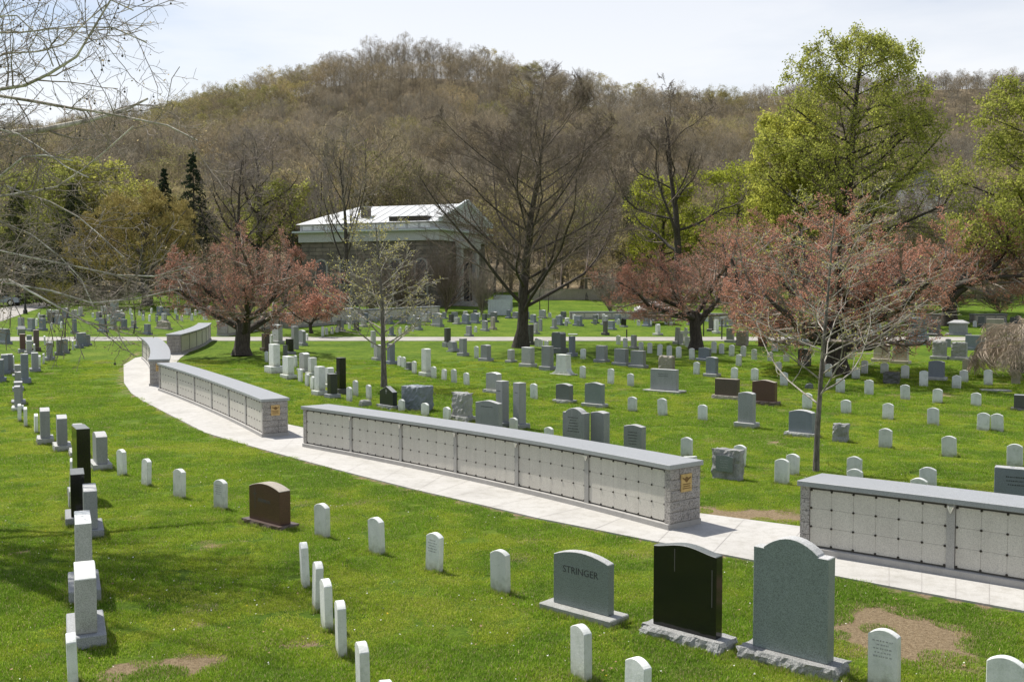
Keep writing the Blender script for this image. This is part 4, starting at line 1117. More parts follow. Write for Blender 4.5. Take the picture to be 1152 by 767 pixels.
# young trees
P = at(432, 436); T['y1'] = build_tree('young_tree', P, zat(236, P.y) - P.z, 4.6, 31, dict(h=7, r=.13, K=10, wob=.015, tip=.15, flare=1.2),
    [dict(n=34, t0=.2, t1=.97, ang=58, angv=8, ratio=.36, fall=.6, trop=.05, wob=.09, K=5, rr=.36), dict(n=7, t0=.2, t1=1, ang=40, angv=12, ratio=.42, fall=.4, trop=.03, wob=.12, K=3, rr=.6), dict(n=4, t0=.2, t1=1, ang=42, angv=12, ratio=.45, fall=.4, trop=.02, wob=.12, K=2, rr=.6)],
    [(3, 2, .075, .03, 1, 0), (2, 2, .07, .03, 1, 0)], ('bark2', 'barkp', 'lbud'), 0, 'slender young tree with pale twigs, behind the central wall', mintw=.009, group='young trees on the lawn')
P = at(918, 531); T['y2'] = build_tree('young_tree', P, zat(205, P.y) - P.z, 4.7, 32, dict(h=7, r=.085, K=10, wob=.012, tip=.2, flare=1.15),
    [dict(n=26, t0=.26, t1=.97, ang=52, angv=9, ratio=.42, fall=.55, trop=.07, wob=.11, K=6, rr=.42), dict(n=6, t0=.2, t1=1, ang=42, angv=12, ratio=.45, fall=.4, trop=.05, wob=.14, K=4, rr=.6), dict(n=4, t0=.2, t1=1, ang=42, angv=12, ratio=.45, fall=.4, trop=.03, wob=.14, K=3, rr=.6)],
    [(3, 3, .05, .02, 1, 0), (2, 2, .05, .02, 1, 0)], ('bark2', 'barkp', 'lbud'), 0, 'thin young tree with mottled trunk, behind the right-hand wall', mintw=.005, group='young trees on the lawn')

# weeping tree at right edge
P = at(1172, 428); T['weep'] = build_tree('weeping_cherry', P, zat(352, P.y) - P.z, 5.4, 33, dict(h=2.2, r=.12, K=4, wob=.04, tip=.7, flare=1.2),
    [dict(n=12, t0=.7, t1=1, ang=50, angv=10, absl=2.6, ratio=1, fall=.1, trop=-.16, wob=.08, K=6, rr=.5), dict(n=18, t0=.15, t1=1, ang=35, angv=14, ratio=.5, fall=.2, trop=-.35, wob=.09, K=4, rr=.5), dict(n=12, t0=.1, t1=1, ang=22, angv=12, ratio=.6, fall=.2, trop=-.45, wob=.09, K=3, rr=.6), dict(n=3, t0=.1, t1=1, ang=25, angv=12, ratio=.6, fall=.2, trop=-.45, wob=.09, K=2, rr=.8)],
    None, ('bark2', 'twigt', None), 1, 'tan weeping tree drooping in from the right edge', mintw=.0075, dm=(1.3, .4))

# green trees
def green(u, D, vtop, wpx, seed, label, mat='lgreen', n1=22, nl=9, leaf=.30, name='maple_tree', r=.42, bark='bark', v4=5, group='tall trees behind the lawn', trop=.05, ang=58):
    P = gpos(u, D); H = zat(vtop, D) - P.z
    return build_tree(name, P, H, wpx * D / F, seed, dict(h=16, r=r, K=10, wob=.03, tip=.15, flare=1.4),
        [dict(n=int(n1 * 1.5), t0=.14, t1=.99, ang=ang, angv=9, ratio=.40, fall=.60, trop=trop, wob=.08, K=6, rr=.42, tip=.25), dict(n=10, t0=.15, t1=1, ang=42, angv=10, ratio=.46, fall=.4, trop=.06, wob=.12, K=4, rr=.5), dict(n=8, t0=.2, t1=1, ang=42, angv=12, ratio=.42, fall=.4, trop=.03, wob=.14, K=3, rr=.5)],
        [(3, nl, leaf, .26, 1, .5)], (bark, 'twig', mat), 1, label, mintw=.015, group=group, dm=(1.25, .42))
T['g1'] = green(955, 100, 30, 172, 41, 'tall fresh green maple rising above the skyline', 'lgreen', 30, 12, .26)
T['g2'] = green(1163, 84, 88, 165, 42, 'fresh green maple at the right edge', 'lgreen', 32, 12, .24)
T['g3'] = green(893, 104, 118, 96, 43, 'lower green maple leaning out left of the tall one', 'lgreen', 22, 12, .28)
T['g4'] = green(822, 116, 178, 110, 44, 'thinly leafed green tree right of the twisted bare tree', 'lgreen2', 18, 7, .26)
T['g5'] = green(744, 120, 190, 80, 45, 'small light green tree left of the twisted bare tree', 'lgreen2', 18, 7, .26)
def bare(u, D, vtop, wpx, seed, label, bark='bark', twig='twig', n1=18, r=.34, t0=.25, h=16, ang=48, wob=.15, yaw=0, trop=.12, dm=(1.2, .5), n2=10):
    P = gpos(u, D); H = zat(vtop, D) - P.z
    return build_tree('bare_tree', P, H, wpx * D / F, seed, dict(h=h, r=r, K=10, wob=.06, tip=.12, flare=1.4),
        [dict(n=n1, t0=t0, t1=.95, ang=ang, angv=10, ratio=.5, fall=.5, trop=trop, wob=wob, K=7, rr=.5, tip=.25), dict(n=n2, t0=.2, t1=1, ang=42, angv=12, ratio=.45, fall=.45, trop=.08, wob=wob, K=4, rr=.5), dict(n=8, t0=.15, t1=1, ang=42, angv=12, ratio=.45, fall=.4, trop=.05, wob=.15, K=3, rr=.5), dict(n=4, t0=.2, t1=1, ang=42, angv=12, ratio=.5, fall=.3, trop=.04, wob=.14, K=2, rr=.6)],
        None, (bark, twig, None), 1, label, mintw=.016, group='tall trees behind the lawn', dm=dm)
T['b1'] = bare(762, 108, 82, 135, 51, 'dark twisted bare tree left of the tall green maple', n1=13, r=.4, wob=.19)
T['b2'] = bare(295, 125, 132, 95, 52, 'grey bare tree behind the left cherry', 'bark', 'twigg', 14, .45, wob=.17)
T['b3'] = bare(268, 118, 140, 80, 53, 'leaning grey bare tree beside another behind the left cherry', 'bark', 'twigg', 12, .34, wob=.17)
T['b4'] = bare(390, 92, 138, 62, 54, 'slim straight bare tree in front of the chapel', 'bark', 'twigg', 14, .36, t0=.3, h=18, ang=44, wob=.08, dm=None, n2=5)
T['b5'] = bare(352, 122, 165, 60, 55, 'bare tree by the left end of the chapel roof', 'bark', 'twigg', 12, .28)
T['b6'] = bare(660, 118, 195, 90, 56, 'low bare tree right of the huge one', 'bark2', 'twigg', 12, .2, h=11)
T['b7'] = bare(1075, 122, 190, 110, 57, 'pale bare tree behind the cherries on the right', 'bark2', 'twigg', 14, .25, h=12)
T['b8'] = bare(1020, 128, 205, 80, 58, 'bare tree filling the gap right of the tall maple', 'bark2', 'twigg', 14, .22, h=11)
# golden willow
P = gpos(166, 108)
T['will'] = build_tree('willow_tree', P, zat(207, 108) - P.z, 11.5, 61, dict(h=8, r=.4, K=8, wob=.04, tip=.3, flare=1.3),
    [dict(n=34, t0=.1, t1=.95, ang=44, angv=12, ratio=.72, fall=.5, trop=.08, wob=.08, K=6, rr=.4), dict(n=10, t0=.2, t1=1, ang=28, angv=9, ratio=.45, fall=.4, trop=.1, wob=.08, K=4, rr=.5), dict(n=9, t0=.1, t1=1, ang=26, angv=9, ratio=.42, fall=.3, trop=.1, wob=.08, K=3, rr=.6), dict(n=4, t0=.1, t1=1, ang=24, angv=9, ratio=.5, fall=.3, trop=.06, wob=.08, K=2, rr=.8)],
    [(4, 2, .12, .08, 1, 0)], ('bark2', 'lgold', 'lgold'), 1, 'golden-twigged willow with a dense round crown', mintw=.018, dm=(1.4, .35))
# spruces
def spruce(u, D, vtop, wpx, seed, label, mat='lspruce', n=90):
    P = gpos(u, D); H = zat(vtop, D) - P.z
    return build_tree('spruce_tree', P, H, wpx * D / F, seed, dict(h=16, r=.25, K=8, wob=.01, tip=.06, flare=1.2),
        [dict(n=int(n * 1.3), t0=.05, t1=.985, ang=94, angv=7, ratio=.26, fall=.95, trop=-.05, wob=.06, K=4, rr=.25), dict(n=10, t0=.15, t1=1, ang=50, angv=10, ratio=.42, fall=.5, trop=-.12, wob=.06, K=2, rr=.6, flat=.4)],
        [(2, 9, .20, .04, 1, 1.8), (1, 16, .20, .05, 1, 1.8)], ('bark', 'bark', mat), 0, label, mintw=.015, group='dark evergreens behind the lawn')
T['s1'] = spruce(220, 118, 172, 64, 71, 'pointed dark spruce right of the golden willow')
T['s2'] = spruce(190, 130, 190, 48, 72, 'slimmer dark spruce behind the willow')
T['s3'] = spruce(86, 112, 206, 92, 73, 'broad dark evergreen left of the willow', 'lpine', 80)
T['s4'] = spruce(20, 108, 210, 80, 74, 'dark evergreen at the left edge', 'lpine', 80)

# ------------------------------------------------------------------ foreground sycamore, trunk outside the frame
def sycamore():
    rng = np.random.default_rng(5)
    base = Vector((-13.2, 19.5, float(lawn(19.5)))); root = empty('sycamore_tree', base, 0, 'mottled sycamore branches hung with seed balls, reaching in from the left', 'tree')
    b = np.array(base)
    K = 9
    tr = np.zeros((1, K, 3)); tr[0, :, 2] = np.linspace(0, 14, K); tr[0, :, 0] = np.linspace(0, .9, K) ** 1.3; tr[0, :, 1] = .2 * np.sin(np.linspace(0, 3, K))
    trr = (.42 * (1 - .75 * np.linspace(0, 1, K)))[None]
    def limb(z0, pts, r):
        P = [Vector((-13.0, 19.5, base.z + z0))] + [atD(u, v, D) for u, v, D in pts]
        n = 14; seg = [0]
        for i in range(1, len(P)): seg.append(seg[-1] + (P[i] - P[i - 1]).length)
        out = []
        for k in range(n):
            s = seg[-1] * k / (n - 1); i = max(j for j in range(len(seg)) if seg[j] <= s + 1e-9); i = min(i, len(P) - 2)
            w = (s - seg[i]) / max(seg[i + 1] - seg[i], 1e-6); out.append(np.array(P[i].lerp(P[i + 1], w)) - b)
        out = np.array(out); out[1:-1] += rng.normal(0, .035, out[1:-1].shape)
        return out, .8 * r * (1 - .8 * np.linspace(0, 1, n))
    L = [limb(4.6, [(0, 95, 18.5), (45, 90, 18.2), (70, 76, 18), (92, 62, 18), (106, 46, 18), (110, 18, 18), (128, -6, 18)], .085),
         limb(4.4, [(0, 110, 19.5), (60, 118, 19.3), (100, 122, 19.2), (145, 134, 19), (190, 142, 19), (222, 158, 18.8)], .075),
         limb(5.6, [(0, 8, 18), (30, 24, 18), (50, 50, 18), (60, 75, 18)], .05), limb(5.2, [(-10, 62, 19), (40, 58, 19), (80, 48, 19), (100, 20, 19), (120, 5, 19)], .05),
         limb(3.6, [(-5, 143, 18.5), (50, 165, 18.2), (70, 186, 18), (100, 200, 17.8)], .06), limb(3.2, [(-20, 212, 18), (5, 194, 17.8), (18, 182, 17.7), (24, 172, 17.6), (60, 175, 17.5), (82, 181, 17.5)], .075),
         limb(2.8, [(-5, 220, 18.6), (48, 215, 18.4), (90, 194, 18.2), (130, 165, 18), (150, 142, 18)], .06), limb(2.9, [(-5, 206, 19), (40, 222, 18.6), (80, 240, 18.4), (110, 256, 18.2), (140, 290, 18)], .05),
         limb(2.6, [(-10, 308, 16), (30, 322, 16), (55, 340, 16), (85, 358, 16), (112, 376, 16), (124, 381, 16), (131, 367, 16)], .062), limb(2.5, [(-5, 316, 16.4), (30, 322, 16.4), (70, 326, 16.4), (105, 340, 16.4), (150, 338, 16.4), (200, 325, 16.4)], .05),
         limb(3.0, [(-5, 250, 18), (30, 262, 18), (70, 290, 18), (95, 320, 18), (105, 345, 18)], .035), limb(5.4, [(0, 30, 18.6), (40, 36, 18.4), (85, 30, 18.2), (130, 32, 18), (165, 48, 18)], .045),
         limb(2.7, [(0, 280, 17.4), (45, 296, 17.4), (110, 305, 17.4), (165, 318, 17.4), (215, 300, 17.4)], .035),
         limb(6.3, [(0, -40, 18), (60, -30, 18), (110, -15, 18), (150, 12, 18)], .06)]
    LP = np.array([l[0] for l in L]); LR = np.array([l[1] for l in L])
    # limbs of the rest of the crown, outside the frame
    oth, othr = spawn(tr, trr, rng, 15, .28, .98, 58, 10, .52, .35, .08, .1, 13, .42, tip=.2)
    l1, r1 = np.concatenate([LP, oth[:, :14]]), np.concatenate([LR, othr[:, :14]])
    l2, r2 = spawn(l1, r1, rng, 8, .22, 1, 44, 14, .22, .35, .03, .17, 5, .5)
    l2a, r2a = spawn(LP, LR, rng, 11, .35, 1, 46, 16, .15, .2, .03, .2, 5, .5)
    l2, r2 = np.concatenate([l2, l2a]), np.concatenate([r2, r2a])
    l3, r3 = spawn(l2, r2, rng, 4, .1, 1, 46, 16, .45, .3, .02, .2, 4, .55)
    l3a, r3a = spawn(l2a, r2a, rng, 5, .1, 1, 46, 16, .5, .3, .02, .22, 4, .55)
    l3, r3 = np.concatenate([l3, l3a]), np.concatenate([r3, r3a])
    l4, r4 = spawn(l3, r3, rng, 2, .1, 1, 46, 16, .5, .3, .0, .2, 3, .6)
    m = lambda r, k: np.maximum(r, k)
    V, Fq, mi = join([(*tubes(tr, trr, 12), 0), (*tubes(l1, m(l1[..., 0] * 0 + r1, .012), 7), 0)])
    link('trunk', np_mesh('trunk', V, Fq, mi, True), root, M['barks'])
    c = along(l4, rng, 1, .5, .02); lv, lf = leaves(c[rng.random(len(c)) < .5], .045, rng)
    V, Fq, mi = join([(*tubes(l2, m(r2, .007), 5), 0), (*tubes(l3, m(r3, .0045), 3), 0), (*tubes(l4, m(r4, .0032), 3), 0), (lv, lf, 1)])
    link('crown', np_mesh('crown', V, Fq, mi, False), root, [M['twigg'], M['ftan']])
    mb = MB(); mb.tube([(0, 0, .06), (0, 0, .004), (0, 0, -.004), (0, 0, -.016), (0, 0, -.028), (0, 0, -.036)], [.003, .004, .016, .021, .016, .004], 7); me = mb.mesh('seed_ball'); me.materials.append(M['bark'])
    tips = l3[:len(l3), -1]; vis = []
    for q in tips:
        w = q + b
        if w[1] > 5:
            u = CU + w[0] / w[1] * F
            if 0 < u < 235: vis.append(q)
    vis = np.array(vis); pick = rng.choice(len(vis), min(80, len(vis)), replace=False)
    for i in pick: link('seed_ball', me, root, None, tuple(vis[i] - np.array([0, 0, .06])))
sycamore()

# ------------------------------------------------------------------ forest prototypes and scatter
def proto_tree(name, seed, mats, H, Wd, n1, n2, n3, leaf=None, ang=44, trop=.14, tw=.03, h=14, t0=.3):
    rng = np.random.default_rng(seed); P, Rr = trunk_line(h, .2, rng, 6, .04, .15, 1.2)
    a = spawn(P, Rr, rng, n1, t0, .97, ang, 9, .5, .5, trop, .1, 4, .45); b = spawn(*a, rng, n2, .2, 1, 40, 12, .45, .4, .09, .12, 3, .6); c = spawn(*b, rng, n3, .1, 1, 40, 14, .55, .3, .05, .14, 2, .7)
    lv = [(P, Rr), a, b, c]; allp = np.concatenate([p.reshape(-1, 3) for p, _ in lv[1:]])
    sc = np.array([Wd / (np.percentile(allp[:, 0], 98) - np.percentile(allp[:, 0], 2))] * 2 + [H / np.percentile(allp[:, 2], 99.5)])
    parts = []; sq = np.array([1.2, 1.2, 1.05]) if seed != 108 else np.ones(3)
    for i, (p, r) in enumerate(lv): parts.append((*tubes((dome(p * sc * sq, Wd, H, .6) if i and seed != 108 else p * sc), np.maximum(r, tw if i < 2 else tw * .8), [5, 3, 3, 2][i]), 0 if i < 2 else 1))
    if leaf: c_ = along(dome(lv[3][0] * sc * sq, Wd, H, .6), rng, leaf[0], .1, .2); parts.append((*leaves(c_, leaf[1], rng), 2))
    return parts, mats
PRO = []
def add_proto(name, seed, mats, *a, **k):
    parts, mats = proto_tree(name, seed, mats, *a, **k)
    V, Fq, mi = join(parts); me = np_mesh(name, V, Fq, mi)
    for m in mats: me.materials.append(M[m])
    tr = join([(v, f, 0) for v, f, q in parts if q == 0]); cr = join([(v, f, q - 1) for v, f, q in parts if q > 0])
    PRO.append((me, tr, cr, mats)); return len(PRO) - 1
add_proto('p_brown', 101, ('bark2', 'fbrown'), 17, 10.5, 18, 10, 12, tw=.02, ang=52, trop=.10)
add_proto('p_brown2', 102, ('bark2', 'fbrown'), 18, 11, 18, 10, 12, tw=.02, ang=46)
add_proto('p_grey', 103, ('bark2', 'fgrey'), 17, 10.5, 18, 10, 12, tw=.02, ang=52, trop=.10)
add_proto('p_grey2', 104, ('twigg', 'fgrey'), 19, 9, 16, 10, 11, tw=.02, ang=40)
add_proto('p_tan', 105, ('bark2', 'ftan'), 15, 11, 18, 10, 13, tw=.022, ang=54, trop=.09)
add_proto('p_olive', 106, ('bark2', 'twigg', 'folive'), 15, 10, 14, 9, 7, leaf=(4, .30), tw=.018)
add_proto('p_yel', 107, ('bark2', 'twigg', 'fyel'), 13, 9, 14, 9, 7, leaf=(6, .28), tw=.018)
add_proto('p_spr', 108, ('bark', 'lspruce', 'lspruce'), 16, 6, 60, 8, 2, leaf=(4, .4), ang=92, trop=-.05, t0=.05, tw=.03)
add_proto('p_tan2', 109, ('bark2', 'ftan', 'folive'), 16, 11, 16, 10, 10, leaf=(1, .3), tw=.02, ang=50)

def scatter(name, pts, rot, scl, idx, objs, label, cat, kind='stuff', mat=None):
    hid = bpy.data.collections.new(name + '_sources')
    for i, me in enumerate(objs):
        o = bpy.data.objects.new('%s_%02d' % (name, i), me); hid.objects.link(o)
    me = bpy.data.meshes.new(name); me.vertices.add(len(pts)); me.vertices.foreach_set('co', np.asarray(pts, np.float32).ravel())
    for n_, t_, d_ in (('rz', 'FLOAT', rot), ('scl', 'FLOAT', scl), ('idx', 'INT', idx)):
        a = me.attributes.new(n_, t_, 'POINT'); a.data.foreach_set('value', np.asarray(d_, np.float32 if t_ == 'FLOAT' else np.int32))
    me.update(); o = link(name, me); tag(o, label, cat, kind=kind)
    ng = bpy.data.node_groups.new(name, 'GeometryNodeTree')
    ng.interface.new_socket('Geometry', in_out='INPUT', socket_type='NodeSocketGeometry'); ng.interface.new_socket('Geometry', in_out='OUTPUT', socket_type='NodeSocketGeometry')
    gi = ng.nodes.new('NodeGroupInput'); go = ng.nodes.new('NodeGroupOutput'); iop = ng.nodes.new('GeometryNodeInstanceOnPoints')
    ci = ng.nodes.new('GeometryNodeCollectionInfo'); ci.inputs['Collection'].default_value = hid; ci.inputs['Separate Children'].default_value = True; ci.inputs['Reset Children'].default_value = True
    def na(n_, t_):
        q = ng.nodes.new('GeometryNodeInputNamedAttribute'); q.data_type = t_; q.inputs['Name'].default_value = n_; return q.outputs['Attribute']
    cx = ng.nodes.new('ShaderNodeCombineXYZ'); ng.links.new(na('rz', 'FLOAT'), cx.inputs['Z'])
    ng.links.new(gi.outputs[0], iop.inputs['Points']); ng.links.new(ci.outputs[0], iop.inputs['Instance']); iop.inputs['Pick Instance'].default_value = True
    ng.links.new(na('idx', 'INT'), iop.inputs['Instance Index']); ng.links.new(cx.outputs[0], iop.inputs['Rotation']); ng.links.new(na('scl', 'FLOAT'), iop.inputs['Scale'])
    ng.links.new(iop.outputs[0], go.inputs[0])
    md = o.modifiers.new('scatter', 'NODES'); md.node_group = ng
    return o
def forest():
    rng = np.random.default_rng(77); X = []; 
    for y0, y1, sp in ((140, 300, 7.0), (300, 525, 8.0), (525, 1000, 10)):
        ys = np.arange(y0, y1, sp)
        for y in ys:
            half = y * .50 * 1.22 + 15
            x0 = -half
            if y0 == 525: x0 = y * .17
            xs = np.arange(x0, half, sp); xs = xs + rng.uniform(-.45, .45, len(xs)) * sp; yy = y + rng.uniform(-.45, .45, len(xs)) * sp
            X.append(np.stack([xs, yy], 1))
    X = np.concatenate(X)
    z = zt(X[:, 0], X[:, 1]) - .3
    n = len(X)
    f = np.array([noise.noise(Vector((a * .013, b_ * .013, 3))) + .45 * noise.noise(Vector((a * .05, b_ * .05, 9))) for a, b_ in X])
    r = rng.random(n); low = X[:, 1] < 230
    idx = np.where(r < .32, 0, np.where(r < .56, 1, np.where(r < .78, 2, 3)))
    q = rng.random(n)
    idx = np.where((f > .06) & (q < .50), np.where(q < .22, 4, 8), idx)
    idx = np.where((f > .18) & (q > .80), 5, idx)
    idx = np.where(low & (q < .30), rng.choice([4, 5, 6, 8], n), idx)
    idx = np.where((X[:, 1] < 190) & (q > .97), 7, idx)
    idx = np.where((X[:, 1] > 520) , rng.choice([0, 2, 3, 2, 0, 1], n), idx)
    scl = rng.uniform(.75, 1.15, n)
    scl = np.where(X[:, 1] < 200, scl * .8, scl)
    print('forest', n)
    scatter('forest', np.stack([X[:, 0], X[:, 1], z], 1), rng.uniform(0, 6.28, n), scl, idx, [p[0] for p in PRO], 'leafless brown spring woodland covering the hill', 'forest')
forest()

# individual woodland-edge trees
def edge_trees():
    rng = random.Random(4); made = {}
    names = {0: ('woodland_tree', 'brown bare'), 1: ('woodland_tree', 'upright brown bare'), 2: ('woodland_tree', 'grey bare'), 3: ('woodland_tree', 'slim grey bare'), 4: ('woodland_tree', 'tan budding'), 5: ('woodland_tree', 'olive budding'), 6: ('woodland_tree', 'yellow-green'), 8: ('woodland_tree', 'tan and olive')}
    L = [(35, 126, 190, 6), (60, 134, 175, 6), (110, 130, 195, 5), (128, 136, 182, 6), (5, 130, 240, 6), (240, 134, 195, 4), (262, 136, 220, 6), (325, 134, 188, 8), (340, 128, 205, 6), (372, 134, 170, 4), (405, 134, 125, 4), (425, 136, 165, 8), (455, 134, 190, 5),
         (470, 130, 180, 0), (500, 134, 185, 2), (530, 132, 200, 4), (556, 128, 225, 5), (575, 134, 205, 8), (610, 132, 215, 4), (632, 126, 245, 5), (655, 134, 225, 6), (690, 130, 230, 8), (712, 126, 255, 5), (735, 134, 225, 4), (790, 134, 215, 5), (860, 132, 200, 2), (885, 134, 190, 4), (980, 134, 185, 0), (1000, 130, 215, 4), (1035, 126, 240, 5), (1050, 134, 190, 2), (1095, 130, 240, 0), (1110, 126, 280, 2), (1140, 134, 240, 5), (1165, 128, 220, 3),
         (680, 118, 285, 4), (640, 122, 290, 0), (715, 120, 300, 2), (760, 122, 290, 5), (860, 120, 290, 0), (900, 118, 300, 5), (1010, 120, 300, 2), (590, 124, 300, 8)]
    LMK = [(82, 'the broad dark evergreen'), (166, 'the golden willow'), (212, 'the pointed spruce'), (295, 'the grey bare tree'), (390, 'the slim chapel tree'), (440, 'the chapel roof'), (586, 'the huge bare tree'), (762, 'the twisted bare tree'), (950, 'the tall maple'), (1150, 'the right edge maple')]
    used = {}
    for u, D, vt, k in L:
        P = gpos(u, D); H = zat(vt, D) - P.z
        if k not in made:
            me, tr, cr, mats = PRO[k]; root = empty('woodland_tree', P, 0)
            link('trunk', np_mesh('trunk', *tr, smooth=True), root, M[mats[0]]); link('crown', np_mesh('crown', *cr), root, [M[m] for m in mats[1:]])
            made[k] = root; o = root
        else: o = dup(made[k], P)
        base = {0: 17, 1: 18, 2: 17, 3: 19, 4: 15, 5: 15, 6: 13, 8: 16}[k]; s = H / base
        w = s * rng.uniform(.9, 1.3) if s > .6 else s * 1.7
        o.scale = (w, w, s); o.rotation_euler = (0, 0, rng.uniform(0, 6.28))
        best = min(LMK, key=lambda a: abs(a[0] - u)); rel = 'left of' if u < best[0] - 6 else 'right of' if u > best[0] + 6 else 'behind'
        size = 'low' if s < .55 else 'tall' if s > .95 else 'middling'
        key = (size, names[k][1], rel, best[1]); used[key] = used.get(key, 0) + 1
        lab = f'{size} {names[k][1]} tree at the woodland edge {rel} {best[1]}'
        if used[key] > 1: lab = f'{size} {names[k][1]} tree, {["", "", "second", "third", "fourth", "fifth"][used[key]]} {rel} {best[1]}'
        tag(o, lab, 'tree', 'trees along the woodland edge')
edge_trees()
def undergrowth():
    rng = random.Random(12); i = 0
    made = {}
    kinds = {4: 'tan', 5: 'olive', 6: 'yellow-green', 0: 'brown', 2: 'grey', 8: 'tawny'}
    MK = [(28, 'the lamp post'), (82, 'the broad dark evergreen'), (166, 'the golden willow'), (270, 'the left cherry'), (390, 'the slim chapel tree'), (519, 'the chapel portal'), (586, 'the huge bare tree'), (660, 'the long low wall'), (736, 'the white canopy'), (783, 'the middle cherry'), (870, 'the pair of cherries'), (938, 'the widest cherry'), (1032, 'the stepped monument'), (1082, 'the farthest cherry'), (1140, 'the right edge maple')]
    used = {}
    for u in list(range(-10, 330, 17)) + [560, 578] + list(range(600, 1180, 16)):
        uu = u + rng.uniform(-6, 6); D = rng.uniform(119, 127) if 560 <= u < 720 else rng.uniform(110, 122); k = rng.choice([4, 5, 6, 0, 2, 8, 0, 2])
        P = gpos(uu, D); H = rng.uniform(3.0, 6.5)
        if k not in made:
            me, tr, cr, mats = PRO[k]; root = empty('thicket_shrub', P, 0); q = tr[0][:, 2].max()
            link('stem', np_mesh('stem', *tr), root, M[mats[0]]); link('foliage', np_mesh('foliage', *cr), root, [M[m] for m in mats[1:]]); made[k] = o = root
        else: o = dup(made[k], P)
        s = H / 16; o.scale = (s * rng.uniform(1.2, 1.9), s * 1.5, s * 1.25); o.location.z -= H * .28; o.rotation_euler = (0, 0, rng.uniform(0, 6))
        b = min(MK, key=lambda a: abs(a[0] - uu)); rel = 'left of' if uu < b[0] - 5 else 'right of' if uu > b[0] + 5 else 'behind'
        key = (kinds[k], rel, b[1]); used[key] = used.get(key, 0) + 1; n = used[key]
        tag(o, f"{kinds[k]} thicket shrub{'' if n == 1 else ', ' + ['', '', 'second', 'third', 'fourth'][n]} {rel} {b[1]}", 'shrub', 'thicket along the far lawn edge')
undergrowth()

